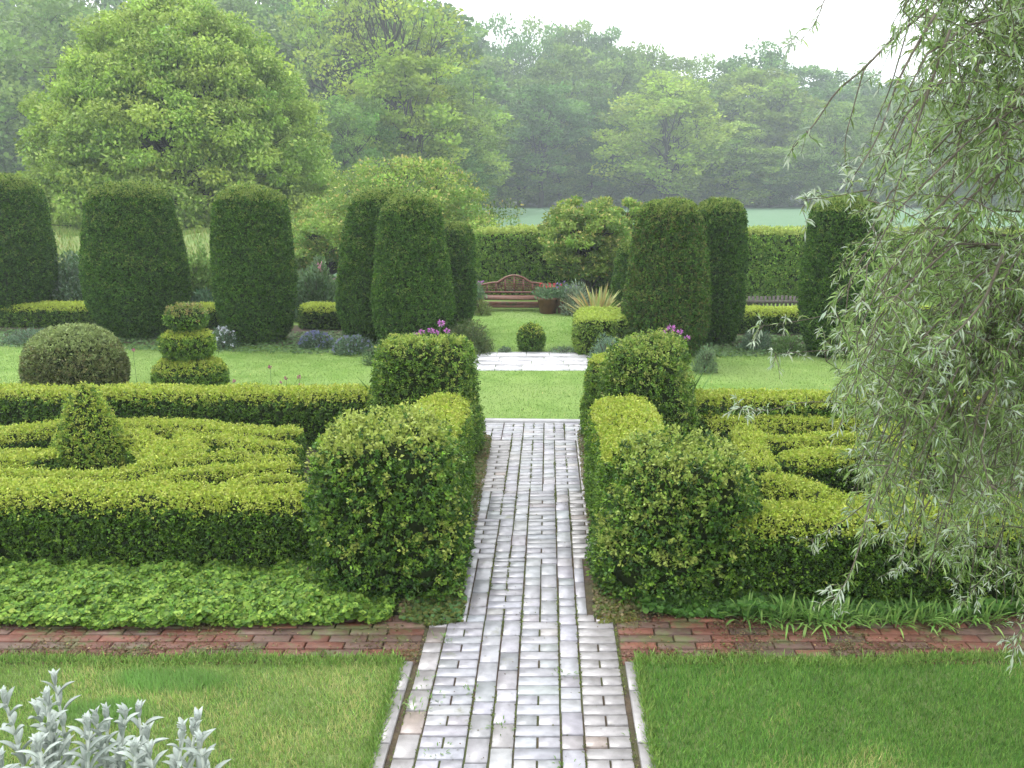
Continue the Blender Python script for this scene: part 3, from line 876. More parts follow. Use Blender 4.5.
flower_clump([(422, 332, .05), (431, 330, .05), (441, 323, .06), (447, 331, .05), (415, 334, .04), (436, 333, .05)], 9.25, 'purple_flowers', 'purple flowers rising behind the far left box block', 131)
flower_clump([(663, 333, .05), (671, 328, .065), (680, 332, .05), (687, 338, .05), (655, 335, .04)], 9.35, 'purple_flowers', 'purple flowers rising behind the far right box block', 132)
# scattered pink seed heads behind the left rear hedge
for i, (px, py, sz) in enumerate([(270, 367, .03), (286, 378, .03), (299, 377, .035), (281, 382, .025), (300, 385, .03), (234, 381, .03), (133, 350, .03)]):
    p = atY(px, py, 9.75); rs = np.random.RandomState(140 + i)
    root = empty('pink_flower', (p[0], 9.75, 0), 'small dusky pink flower head on a thin stem above the rear left hedge', 'flower', 'dusky pink flower heads above the rear left hedge')
    a = MB(); a.tube([(p[0] + .02, 9.75, 0), tuple(p)], .003, 5); a.build('stem', mat('stem_green', (.08, .14, .04)) if i == 0 else bpy.data.materials['stem_green'], root)
    b2 = MB(); d = unit(rs.normal(size=(24, 3))); leaves(b2, p + d * sz * .2, d, sz * .7, sz * .4, palette(rs, 24, [(.36, .12, .2)], [1]), rs); b2.build('bloom', M_PETAL, root)

# phormium, arching striped blades
def blades(mb, c, n, L, W, cols, seed, spread=1.0, droop=.5, seg=6):
    rs = np.random.RandomState(seed)
    colr = palette(rs, n, cols, [1] * len(cols), .15)
    for q in range(n):
        az = rs.uniform(0, 6.283); el = rs.uniform(.15, 1.0) * spread
        l = L * rs.uniform(.6, 1.1); t = np.linspace(0, 1, seg)
        hx = np.sin(el * (.5 + .5 * t)) * t * l; hz = np.cos(el * .6) * t * l - droop * el * t ** 2.4 * l * .6
        d = np.array([math.cos(az), math.sin(az), 0]); s = np.array([-d[1], d[0], 0])
        P = np.array(c) + d * (rs.uniform(0, .08) + hx)[:, None] + np.array([0, 0, 1.]) * hz[:, None]
        w_ = W * np.sin(np.clip(t * 2.4 + .5, 0, math.pi) ** .8).clip(.05)
        w_[-1] = .002
        V = np.stack([P - s * w_[:, None] / 2, P + s * w_[:, None] / 2], 1).reshape(-1, 3)
        V[:, 2] = np.maximum(V[:, 2], .012)
        i = np.arange(seg - 1) * 2
        mb.add(V, np.stack([i, i + 1, i + 3, i + 2], -1), col=colr[q])
pc = gnd(598, 338)
mb = MB(); blades(mb, (pc[0], pc[1] + .4, 0), 170, 1.0, .04, [(.38, .40, .15), (.44, .38, .14), (.26, .34, .10), (.36, .28, .11)], 151)
tag(mb.build('phormium', M_LEAF, origin=(pc[0], pc[1] + .4, 0)), 'spiky golden striped phormium behind the golden hedge', 'plant')

# ------------------------------------------------------------------ bench, pots
bA, bB = gnd(481, 311), gnd(546, 311)
BX, BYY = (bA[0] + bB[0]) / 2, bA[1]; HW = (bB[0] - bA[0]) / 2 + .1
root = empty('garden_bench', (BX, BYY, 0), 'reddish wooden bench with an arched slatted back before the tall hedge', 'bench')
s_ = MB()
for k in range(5): s_.box(BX - HW, BX + HW, BYY + k * .09, BYY + k * .09 + .075, .42, .445)
s_.box(BX - HW, BX + HW, BYY - .03, BYY - .003, .36, .43)
s_.build('seat', M_TEAK, root)
def backtop(u): # u -1..1
    au = abs(u)
    return .80 + (.27 * math.cos(au / .5 * math.pi / 2) if au < .5 else 0) + .04 * math.cos((au - .5) / .5 * math.pi) * (au >= .5)
s_ = MB(); yb = BYY + .48
us = np.linspace(-1, 1, 41)
s_.tube([(BX + u * HW, yb, backtop(u)) for u in us], .033, 6)
s_.box(BX - HW, BX + HW, yb - .02, yb + .02, .5, .56)
for z in (.62, .68, .74, .80, .86, .92, .98):
    lim = [u for u in us if backtop(u) > z + .02]
    if z < .77: s_.box(BX - HW, BX + HW, yb - .01, yb + .01, z, z + .022)
    elif lim: s_.box(BX + min(lim) * HW, BX + max(lim) * HW, yb - .01, yb + .01, z, z + .022)
for u in (-.5, -.25, 0, .25, .5, -.75, .75):
    s_.box(BX + u * HW - .02, BX + u * HW + .02, yb - .018, yb + .018, .56, backtop(u))
s_.build('backrest', M_TEAK, root)
for sx_ in (-1, 1):
    x = BX + sx_ * HW
    for y_, z_ in ((BYY, .62), (yb, backtop(1))):
        s_ = MB(); s_.box(x - .035, x + .035, y_ - .035, y_ + .035, 0, z_ + .01); s_.build('leg', M_TEAK, root)
    s_ = MB(); s_.tube([(x, BYY - .1, .60), (x, BYY - .07, .66), (x, BYY + .2, .67), (x, yb, .70)], .035, 8); s_.build('armrest', M_TEAK, root)
s_ = MB(); s_.box(BX - HW, BX + HW, BYY + .02, BYY + .05, .12, .17); s_.build('stretcher', M_TEAK, root)

def pot(px, py, r, h, fcols, label, seed, fh=.35, spread=1.0):
    p = gnd(px, py)
    root = empty('flower_pot', (p[0], p[1], 0), label, 'plant pot', 'terracotta pots right of the bench')
    s_ = MB(); s_.lathe([(0, 0), (r * .72, 0), (r * .95, h * .88), (r * 1.06, h * .88), (r * 1.06, h), (r * .93, h), (r * .9, h * .9), (0, h * .9)], p, 20)
    s_.build('pot', M_TERRA, root, smooth=True)
    mb = MB(); rs = np.random.RandomState(seed)
    loose(mb, (p[0], p[1]), r * 1.25 * spread, r * 1.25, fh * .8, 1000, .07, .45, [(.14, .24, .12), (.17, .27, .14)], seed, z0=h * .9)
    mb.build('foliage', M_LEAF, root)
    fb = MB(); n = 20
    P = np.array([p[0], p[1], h * .9 + fh * .75]) + rs.normal(size=(n, 3)) * [r * .55, r * .5, .04]
    for q in range(6): leaves(fb, P, rs.normal(size=(n, 3)) + [0, 0, .5], .042, .03, palette(rs, n, fcols, [1] * len(fcols), .15), rs)
    fb.build('blooms', M_PETAL, root)
pot(548, 313, .25, .36, [(.55, .04, .06), (.6, .08, .1)], 'terracotta pot of red flowers beside the bench', 161)
pot(566, 313, .25, .36, [(.28, .18, .45), (.35, .25, .5)], 'terracotta pot of mauve flowers, right of the red-flowered pot', 162)
pot(474, 312, .2, .3, [(.45, .2, .45)], 'pot of purple flowers at the left end of the bench', 163, fh=.5)
bush('silver_shrub', 562, 590, 283, 316, [(.2, .28, .17), (.26, .33, .22), (.3, .36, .25)], 2200, .07, .3, 'pale variegated shrub behind the terracotta pots', 164, 'shrub')

root_b = [o for o in COL.objects if o.name == 'garden_bench'][0]; root_b.scale = (1, 1, .72)
mb = MB(); mb.box(BX - HW - .5, BX + HW + 1.2, BYY + .62, BYY + .74, 0, .13, col=(.2, .09, .06))
tag(mb.build('brick_kerb', M_REDBRICK), 'low reddish brick kerb running behind the bench and pots', 'kerb')
# grey timber fence on the right
fa, fb_ = gnd(722, 322), gnd(880, 322)
FY = fa[1]
root = empty('timber_fence', ((fa[0] + fb_[0]) / 2, FY, 0), 'low grey timber fence of close pales below the right hedge', 'fence')
s_ = MB()
x = fa[0]
while x < fb_[0]:
    s_.box(x, x + .05, FY, FY + .02, .04, .55 + (rb.rand() - .5) * .03); x += .085
s_.build('pales', M_GREYWOOD, root)
for z in (.15, .40):
    s_ = MB(); s_.box(fa[0], fb_[0], FY - .035, FY - .003, z, z + .06); s_.build('rail', M_GREYWOOD, root)
for k in range(3):
    x = fa[0] + (fb_[0] - fa[0]) * k / 2
    s_ = MB(); s_.box(x - .05, x + .05, FY + .023, FY + .12, 0, .62); s_.build('post', M_GREYWOOD, root)

# ------------------------------------------------------------------ ground cover and edge plants
def cover(name, n, poly, h, leaf, cols, seed, label, wd=.95):
    rs = np.random.RandomState(seed)
    pl = np.array([gnd(*p)[:2] for p in poly])
    lo, hi = pl.min(0), pl.max(0)
    P = lo + rs.rand(n * 3, 2) * (hi - lo)
    ok = poly_in(P[:, 0], P[:, 1], [tuple(q) for q in pl]); P = P[ok][:n]; n = len(P)
    nz = Noise(seed, 1.6); P3 = np.concatenate([P, np.zeros((n, 1))], 1)
    nq = Noise(seed + 3, 6)
    hz = h * (.62 + .3 * nz(P3) + .22 * nq(P3)) * rs.uniform(.35, 1.0, n)
    P3[:, 2] = np.maximum(hz, .012)
    mb = MB()
    # round leaves: hexagonal discs facing up and outwards
    Nn = unit(np.stack([rs.normal(size=n) * .4, rs.normal(size=n) * .4 - .25, np.ones(n)], 1))
    A = unit(np.cross(Nn, rs.normal(size=(n, 3)))); B = np.cross(Nn, A)
    r = leaf / 2 * rs.uniform(.6, 1.25, n)
    th = np.arange(6) * math.pi / 3
    ring = P3[:, None] + r[:, None, None] * (np.cos(th)[None, :, None] * A[:, None] + wd * np.sin(th)[None, :, None] * B[:, None]) + (Nn * (r * .25)[:, None])[:, None] * (np.arange(6) % 2)[None, :, None]
    V = np.concatenate([P3[:, None] - Nn[:, None] * (r * .15)[:, None, None], ring], 1).reshape(-1, 3)
    base = np.arange(n)[:, None, None] * 7
    tri = np.array([(0, k + 1, (k + 1) % 6 + 1) for k in range(6)])[None]
    c = palette(rs, n, cols, [1] * len(cols), .16)
    mb.add(V, F3=(base + tri).reshape(-1, 3), col=np.repeat(c, 7, 0))
    o = mb.build(name, M_LEAF)
    return tag(o, label, 'ground cover', kind='stuff')
cover('ground_cover', 42000, [(-30, 572), (300, 572), (345, 592), (392, 606), (394, 615), (385, 626), (250, 630), (100, 632), (-30, 628)], .15, .033,
      [(.13, .25, .03), (.18, .31, .045), (.25, .38, .06), (.08, .17, .028)], 171, 'bright green strawberry-like leaves carpeting the bed before the left box hedge')
cover('ground_cover', 5000, [(640, 604), (780, 604), (1060, 600), (1060, 618), (760, 622), (645, 618)], .10, .04,
      [(.07, .17, .03), (.10, .22, .04)], 172, 'dark green leafy ground cover below the right box hedge')
cover('ground_cover', 1800, [(425, 590), (462, 560), (466, 600), (462, 624), (430, 628), (400, 622)], .035, .03,
      [(.09, .13, .03), (.12, .14, .03), (.08, .17, .05)], 173, 'sparse mossy weeds between the left box block and the path')
cover('ground_cover', 1500, [(594, 590), (598, 560), (640, 606), (640, 622), (598, 626)], .02, .022,
      [(.13, .12, .02), (.12, .14, .03)], 174, 'olive moss patch between the right box block and the path')
cover('ground_cover', 1500, [(462, 560), (482, 470), (492, 440), (487, 440), (470, 470), (455, 540)], .03, .025,
      [(.13, .13, .05), (.10, .15, .04)], 175, 'dry weeds and litter along the left path hedge')
cover('ground_cover', 1500, [(588, 450), (600, 520), (606, 560), (598, 560), (590, 500), (582, 450)], .04, .03,
      [(.10, .16, .05), (.12, .17, .04)], 176, 'small weeds along the right path hedge')
cover('ground_cover', 5000, [(400, 622), (470, 560), (492, 440), (484, 434), (455, 470), (425, 560), (396, 618)], .05, .024,
      [(.15, .14, .06), (.11, .16, .04), (.20, .16, .08)], 177, 'dry litter and seedlings at the foot of the left path hedge')
cover('ground_cover', 5000, [(594, 620), (592, 560), (582, 480), (577, 432), (590, 434), (612, 480), (640, 560), (650, 615)], .05, .024,
      [(.15, .14, .06), (.11, .16, .04), (.20, .16, .08)], 178, 'dry litter and seedlings at the foot of the right path hedge')
cover('ground_cover', 7000, [(-30, 330), (480, 334), (472, 352), (370, 356), (-30, 347)], .07, .05,
      [(.10, .18, .06), (.13, .22, .08), (.09, .15, .05)], 179, 'low mixed border foliage along the foot of the left yews')
cover('ground_cover', 7000, [(655, 338), (1080, 334), (1080, 352), (700, 358), (655, 356)], .07, .05,
      [(.10, .18, .06), (.13, .22, .08), (.09, .15, .05)], 180, 'low mixed border foliage along the foot of the right yews')
def litter(name, n, x0, x1, y0, y1, cols, seed, label, sz=.012, z=.016, shear=.041, edge=None):
    rs = np.random.RandomState(seed)
    x = rs.uniform(x0, x1, n)
    y = rs.uniform(y0, y1, n)
    if edge: y = np.where(rs.rand(n) < .5, y0 + np.abs(rs.normal(size=n)) * edge, y1 - np.abs(rs.normal(size=n)) * edge)
    P = np.stack([x, y + shear * x, np.full(n, z)], 1)
    nz = Noise(seed, 1.5); P = P[nz(P) + rs.normal(size=n) * .3 > -.1]; n = len(P)
    mb = MB(); d = rs.normal(size=(n, 3)) * [1, 1, .12]
    L = sz * rs.uniform(.5, 1.8, n)
    leaves(mb, P, d, L, L * .6, palette(rs, n, cols, [1] * len(cols), .25), rs)
    tag(mb.build(name, M_LEAF), label, 'litter', kind='stuff')
DRY = [(.16, .10, .05), (.22, .16, .08), (.10, .07, .04), (.13, .16, .05)]
litter('leaf_litter', 26000, -6, -XW, Y1 - .02, Y2, DRY, 701, 'dead leaf scraps and moss on the left red brick path', edge=.14)
litter('leaf_litter', 28000, XW, 6, Y1 - .02, Y2, DRY, 702, 'dead leaf scraps and moss on the right red brick path', edge=.16)
litter('leaf_litter', 900, -XW, XW, 2.3, 10, [(.12, .09, .06), (.16, .18, .06)], 703, 'tiny leaf scraps scattered over the wet grey brick path', sz=.008)
# moss growing along the joints of the path
rs = np.random.RandomState(711); n = 14000
jx = (rs.choice([0, 1, 3, 4, 5, 7, 8, 10], n) - 5) * HU + rs.normal(size=n) * .004
jy = rs.uniform(2.2, 10, n); P = np.stack([jx, jy + .041 * jx, rs.uniform(.004, .018, n)], 1)
P = P[Noise(713, 1.4)(P) + rs.normal(size=n) * .25 > .05]; n = len(P)
mb = MB(); L = rs.uniform(.006, .02, n)
leaves(mb, P, rs.normal(size=(n, 3)) * .7 + [0, 0, .8], L, L * .5, palette(rs, n, [(.13, .18, .04), (.10, .12, .04), (.18, .22, .05)], [1, 1, 1]), rs)
tag(mb.build('moss', M_LEAF), 'moss and seedlings dotted along the joints of the grey brick path', 'moss', kind='stuff')
# grass creeping over the lawn edges
rs = np.random.RandomState(721); mb = MB()
for sx_ in (-1, 1):
    n = 5000
    x = sx_ * (XW + .08 + np.abs(rs.normal(size=n)) * .012 * 2); y = rs.uniform(2.2, Y1, n) + .041 * x
    m = 9000; x2 = sx_ * rs.uniform(XW + .1, 5, m); y2 = Y1 + .041 * x2 + rs.normal(size=m) * .03 + .03 * Noise(722, .8)(np.stack([x2, x2 * 0, x2 * 0], 1))
    P = np.concatenate([np.stack([x, y, np.full(n, .004)], 1), np.stack([x2, y2, np.full(m, .008)], 1)])
    k = len(P); D = rs.normal(size=(k, 3)) * .5 + [-sx_ * .1, .2, .8]
    leaves(mb, P, D, rs.uniform(.02, .06, k), .006, palette(rs, k, [(.20, .34, .07), (.26, .36, .1), (.14, .27, .05)], [1, 1, 1], .2), rs)
tag(mb.build('grass', M_LEAF), 'ragged grass creeping over the kerbs and brick edges', 'grass', kind='stuff')
rs = np.random.RandomState(180)
dl = [(x + rs.uniform(-5, 5), 623 + rs.uniform(-3, 3)) for x in range(745, 1000, 15)]
base = None
for i, (px, py) in enumerate(dl):
    p = gnd(px, py)
    if i < 4:
        mb = MB(); blades(mb, (0, 0, 0), 34, .2, .012, [(.16, .30, .06), (.22, .36, .09), (.12, .24, .05)], 181 + i, 1.3, 1.0, 5)
        o = mb.build('daylily_clump', M_LEAF); src = [o] if i == 0 else src + [o]
    else:
        o = src[i % 4].copy(); COL.objects.link(o)
    o.location = p; o.rotation_euler.z = rs.uniform(0, 6.28); o.scale = [rs.uniform(.8, 1.15)] * 3
    tag(o, 'one of the strappy daylily clumps edging the red brick path below the right box hedge', 'plant', 'strappy clumps edging the red brick path')
# weeds in the joints
wd_ = [(400, 708, 'tuft of weed in the kerb joint at the left of the path'), (444, 640, 'tuft of grass at the corner of the left kerb'), (420, 682, 'small tuft in the left outer path joint'),
       (414, 712, 'spreading weed in the left kerb joint'), (563, 677, 'small weed in a middle path joint'), (562, 768, 'weed in a path joint at the bottom edge'), (441, 755, 'small weed between bricks, bottom left of the path'),
       (640, 740, 'tall weed in the right kerb joint'), (651, 662, 'weed at the corner of the right lawn'), (502, 729, 'small weed in the long left-centre joint'), (472, 694, 'tiny weed among the wet bricks'), (432, 700, 'upright weed in the left brick course')]
for i, (px, py, lab) in enumerate(wd_):
    p = gnd(px, py); mb = MB(); blades(mb, (p[0], p[1], .012), 14, .05 if i < 4 else .026, .006, [(.14, .26, .06), (.18, .3, .08)], 200 + i, 1.4, .8, 4)
    tag(mb.build('weed', M_LEAF, origin=(p[0], p[1], 0)), lab, 'weed', 'weeds growing in the path joints')
# bare branch at the foot of the left block
p0, p1 = gnd(303, 590), gnd(340, 575)
mb = MB(); mb.tube([gnd(302, 586) + [0, 0, .02], gnd(310, 580) + [0, -.02, .10], gnd(325, 580) + [0, -.02, .13], gnd(345, 584) + [0, .1, .10]], [.010, .012, .013, .012], 7)
tag(mb.build('bare_branch', M_BARK), 'bare crooked branch poking out at the foot of the near left box block', 'branch')

# ------------------------------------------------------------------ silver woolly plant, bottom left
def lamb_leaf(mb, p, d, L, W, col, rs):
    seg = 6; t = np.linspace(0, 1, seg)
    d = d / np.linalg.norm(d); s = np.cross(d, [0, 0, 1.]); s /= np.linalg.norm(s) + 1e-9
    n = np.cross(s, d)
    P = p + d * (t * L)[:, None] + n * (np.sin(t * math.pi * .9) * L * .16)[:, None]
    wv = W / 2 * np.sin(np.clip(t, .02, .98) * math.pi) ** .6
    wv[0] = W * .15; wv[-1] = .001
    a = P - s * wv[:, None] + n * (wv * .45)[:, None]; b_ = P + s * wv[:, None] + n * (wv * .45)[:, None]
    lo_ = P - n * (wv * .35)[:, None]
    V = np.stack([a, P, b_, lo_], 1).reshape(-1, 3)
    i = np.arange(seg - 1) * 4; Fq = []
    for (u0, u1) in ((0, 1), (1, 2), (2, 3), (3, 0)): Fq.append(np.stack([i + u0, i + u1, i + u1 + 4, i + u0 + 4], -1))
    mb.add(V, np.concatenate(Fq), col=col)
def woolly(name, px, py, Y, label, seed, nst=5, rad_=.12):
    rs = np.random.RandomState(seed)
    top = atY(px, py, Y)
    root = empty(name, (top[0], top[1], 0), label, 'plant', 'silver woolly plants at the near lawn edge')
    lm = MB(); sm = MB()
    for q in range(nst):
        off = rs.normal(size=2) * rad_ if q else np.zeros(2)
        base_ = np.array([top[0] + off[0] * .7, top[1] + off[1] * .7, 0]); tp = np.array([top[0] + off[0], top[1] + off[1], top[2] - (0 if q == 0 else rs.uniform(.0, .16))])
        bend = rs.normal(size=3) * .02
        pts = [base_ + (tp - base_) * t + bend * math.sin(t * 3.1) for t in np.linspace(0, 1, 7)]
        sm.tube(pts, np.linspace(.009, .005, 7), 6, col=(.52, .57, .50))
        z = .12; a = rs.uniform(0, 3.14); H_ = tp[2]
        while z < H_ - .015:
            f_ = z / H_
            pp = np.array(pts[min(6, int(f_ * 6))]) * (1 - (f_ * 6) % 1) + np.array(pts[min(6, int(f_ * 6) + 1)]) * ((f_ * 6) % 1)
            size = .135 - .055 * f_ ** 2
            for sgn in (0, math.pi):
                az = a + sgn + rs.normal() * .2; el = .2 + .55 * f_ + rs.normal() * .22
                d = np.array([math.cos(az) * math.cos(el), math.sin(az) * math.cos(el), math.sin(el)])
                g = rs.uniform(.75, 1.15)
                lamb_leaf(lm, pp, d, size * rs.uniform(.55, 1.2), size * rs.uniform(.22, .34), np.array([.44, .50, .45]) * g * (.8 + .3 * f_), rs)
            a += 1.57 + rs.normal() * .15; z += .072 - .036 * f_
        for k in range(6):
            az = rs.uniform(0, 6.28); el = 1.1 + rs.normal() * .15
            lamb_leaf(lm, tp, np.array([math.cos(az) * math.cos(el), math.sin(az) * math.cos(el), math.sin(el)]), .07, .022, np.array([.54, .60, .55]), rs)
    sm.build('stems', M_FELT, root); lm.build('leaves', M_FELT, root, smooth=True)
woolly('woolly_plant', 50, 712, 2.95, 'tallest silver woolly plant with an upright bud, left corner', 221, 4)
woolly('woolly_plant', 5, 704, 2.9, 'silver woolly plant cut by the left edge of the photo', 222, 5)
woolly('woolly_plant', 97, 724, 2.85, 'silver woolly plant in the middle of the woolly row', 223, 5, .09)
woolly('woolly_plant', 184, 736, 2.8, 'silver woolly plant at the right end of the woolly row', 224, 4, .06)
woolly('woolly_plant', 135, 756, 2.75, 'low silver woolly plant between the middle and right end ones', 225, 6, .08)
woolly('woolly_plant', 40, 752, 2.65, 'low silver woolly plant in front of the tallest one', 226, 7, .11)

# ------------------------------------------------------------------ trees
def limb(mb, a, b, r0, r1, rs, n=7, wob=.06, up=.12, seg=6, m=0):
    a = np.array(a, float); b = np.array(b, float); L = np.linalg.norm(b - a)
    t = np.linspace(0, 1, n)[:, None]
    P = a + (b - a) * t + np.array([0, 0, 1.]) * np.sin(t * math.pi) * L * up
    w_ = rs.normal(size=(n, 3)) * L * wob * .5; w_[0] = 0; w_[-1] = 0
    P = P + w_
    mb.tube(P, np.linspace(r0, r1, n), seg, m=m)
    return P
def crown(mb, tw, base, H, R, zb, env, ncl, npc, leaf, cols, seed, trunk_r, clr=.2, wd=.65, flat=.7, shell=.5, tipcols=None, tipp=.2,
          droop=0.0, limbs=40, wig=.12, ry=1.0, fork=.3, twigs=3):
    """trunk + limbs in tw, leaf clumps in mb"""
    rs = np.random.RandomState(seed)
    base = np.array(base, float)
    zf = rs.rand(ncl * 4)
    e = np.interp(zf, [p[0] for p in env], [p[1] for p in env])
    keep = rs.rand(ncl * 4) < (e / e.max()) ** 1.5 + .05
    zf, e = zf[keep][:ncl], e[keep][:ncl]; k = len(zf)
    az = rs.uniform(0, 6.283, k)
    rr = (shell + (1 - shell) * np.sqrt(rs.rand(k))) * (1 + wig * rs.normal(size=k))
    Cc = base + np.stack([np.cos(az) * rr * e * R, np.sin(az) * rr * e * R * ry, zb + (H - zb) * zf], 1)
    cr = R * clr * rs.uniform(.6, 1.35, k)
    Cc[:, 2] = np.minimum(Cc[:, 2], base[2] + H - cr * flat * .6)
    # leaves
    n = k * npc
    idx = np.repeat(np.arange(k), npc)
    d = unit(rs.normal(size=(n, 3))); d[:, 2] = d[:, 2] * .75 + .25
    rad_ = rs.uniform(.35, 1.05, n) ** .6
    P = Cc[idx] + d * (cr[idx] * rad_)[:, None] * np.array([1, 1, flat])
    D = d * .6 + rs.normal(size=(n, 3)) * .6 - np.array([0, 0, droop])
    cb_ = palette(rs, k, cols, [1] * len(cols), .16)
    c = cb_[idx] * np.exp(rs.normal(size=(n, 1)) * .16)
    if tipcols is not None:
        q = (rs.rand(n) < tipp * np.clip(d[:, 2] + .6, .1, 1.5)) & (rad_ > .75)
        c[q] = palette(rs, int(q.sum()), tipcols, [1] * len(tipcols), .12)
    L = leaf * rs.uniform(.6, 1.3, n)
    leaves(mb, P, D, L, L * wd, c, rs, fold=.12)
    # trunk and limbs
    fz = zb * .9 + fork * (H - zb) * .4
    top = base + [rs.normal() * R * .04, rs.normal() * R * .04, zb + (H - zb) * .72]
    tr = limb(tw, base - [0, 0, .1], top, trunk_r, trunk_r * .22, rs, 9, .02, 0, 8)
    for i in rs.permutation(k)[:limbs]:
        tt = rs.uniform(.25, .9)
        a = tr[int(tt * 8)]
        if a[2] > Cc[i][2]: a = tr[max(1, int(8 * (Cc[i][2] - base[2]) / (top[2] - base[2] + 1e-6) * .6))]
        pts = limb(tw, a, Cc[i], trunk_r * .30, trunk_r * .06, rs, 6, .08, .06, 5)
        for q in range(twigs):
            s0 = pts[rs.randint(2, 5)]
            limb(tw, s0, Cc[i] + rs.normal(size=3) * cr[i] * .8, trunk_r * .09, trunk_r * .02, rs, 4, .1, .05, 4)
DOME = [(0, .80), (.15, .97), (.3, 1), (.5, .94), (.7, .78), (.85, .55), (.95, .3), (1, .1)]
ROUND = [(0, .45), (.2, .85), (.45, 1), (.65, .92), (.82, .68), (.93, .42), (1, .12)]
TALL = [(0, .35), (.25, .7), (.5, .95), (.7, 1), (.85, .75), (.95, .42), (1, .1)]

# far woodland: seven individual trees, each copied over the hillside with its own size, turn and tint
variants = []
WOODC = [(.15, .25, .05), (.18, .30, .06), (.22, .34, .075), (.12, .2, .045)]
for i in range(7):
    root = empty('woodland_tree', (0, 0, 0))
    mb = MB(); tw = MB()
    airy = i == 6
    env = [ROUND, TALL, ROUND, TALL, DOME, ROUND, TALL][i]
    crown(mb, tw, (0, 0, 0), 20, [6.5, 5, 6, 5.5, 7, 5, 6][i], [1.5, 3, .8, 3, .4, .5, 5][i], env, [130, 110, 120, 110, 130, 120, 80][i], 75 if airy else 120,
          (.44 if not airy else .36), WOODC, 300 + i, .34, clr=.24 if not airy else .2, limbs=30 if not airy else 60, shell=.35, flat=.75, wig=.18, twigs=2 if not airy else 5)
    mb.build('crown', M_LEAF, root); tw.build('trunk', M_BARKD, root)
    variants.append(root)
used = set()
rw = np.random.RandomState(77)
def wood_tree(px, Y, pyt, wpx, var, tint, label, group):
    p = atY(px, 190, Y)
    H = zat(pyt, Y, px)
    k = H / 20.0
    base_w = [6.5, 5, 6, 5.5, 7, 5, 6][var]
    wx = (wpx / 2 / (F / Y)) / base_w if wpx else k * rw.uniform(.85, 1.15)
    src = variants[var]
    o = src if var not in used else copy_tree(src)
    used.add(var)
    o.location = (p[0], Y, 0); o.scale = (wx, wx, k); o.rotation_euler.z = rw.uniform(0, 6.28)
    for ch in o.children:
        ch.color = (*tint, 1) if ch.name.startswith('crown') else (1, 1, 1, 1)
    return tag(o, label, 'tree', group)
T_Y, T_G, T_B, T_D, T_L = (1.35, 1.2, .7), (1, 1, .8), (.72, .88, .85), (.62, .78, .7), (1.3, 1.2, .9)
GW = 'woodland trees beyond the field'
# the back row: skyline (px, py of the top)
SK = [(-60, -60), (60, -25), (140, -8), (220, -25), (300, -25), (360, -30), (430, -15), (462, 26), (500, 24), (530, 16), (575, 26), (610, 34), (660, 52), (700, 50), (750, 50), (800, 58), (850, 70), (900, 82), (960, 80), (1040, 80), (1150, 80)]
sky_y = lambda x: float(np.interp(x, [a for a, b in SK], [b for a, b in SK]))
LB = 'tree in the misty back row of the wood, its crown merging into the skyline'
for x in np.arange(452, 1130, 25):
    px = x + rw.uniform(-8, 8)
    wood_tree(px, rw.uniform(168, 185), sky_y(px) + rw.uniform(-5, 9), rw.uniform(66, 90), int(rw.choice([0, 2, 3, 5, 4])), [T_G, T_B, T_G, T_D, T_B][rw.randint(5)], LB, GW)
LM = 'rounded tree overlapping others in the middle rows of the misty wood across the field'
for x in np.arange(470, 1130, 36):
    px = x + rw.uniform(-12, 12)
    wood_tree(px, rw.uniform(152, 163), sky_y(px) + rw.uniform(18, 46), rw.uniform(72, 96), int(rw.choice([0, 1, 2, 3, 5])), [T_G, T_G, T_Y, T_B][rw.randint(4)], LM, GW)
LU = 'low bushy tree along the foot of the wood where it meets the far field'
for x in np.arange(452, 1130, 27):
    px = x + rw.uniform(-8, 8)
    wood_tree(px, rw.uniform(141, 149), rw.uniform(132, 168), rw.uniform(46, 66), int(rw.choice([4, 5, 2])), [T_G, T_B, T_D, T_D, T_G][rw.randint(5)], LU, GW)
# named individual crowns in front
for a in [(665, 135, 74, 118, 0, (1.7, 1.5, .9), 'broad pale yellow-green tree standing out before the middle of the wood'),
          (540, 140, 84, 80, 1, T_B, 'dark bluish tree just left of the pale yellow-green one'),
          (520, 146, 120, 96, 4, T_G, 'rounded mid-green tree low above the left end of the far field'),
          (445, 108, 62, 120, 2, (1.35, 1.3, .8), 'bright tree left of the field with leaning open crown'),
          (735, 138, 120, 80, 5, T_L, 'light green tree right of the broad pale yellow-green one'),
          (610, 150, 96, 70, 3, T_D, 'dark column-like tree left of the broad pale yellow-green one'),
          (830, 140, 105, 90, 0, T_G, 'green rounded tree at the wood edge above the yew behind the silver branches')]:
    wood_tree(*a, GW)
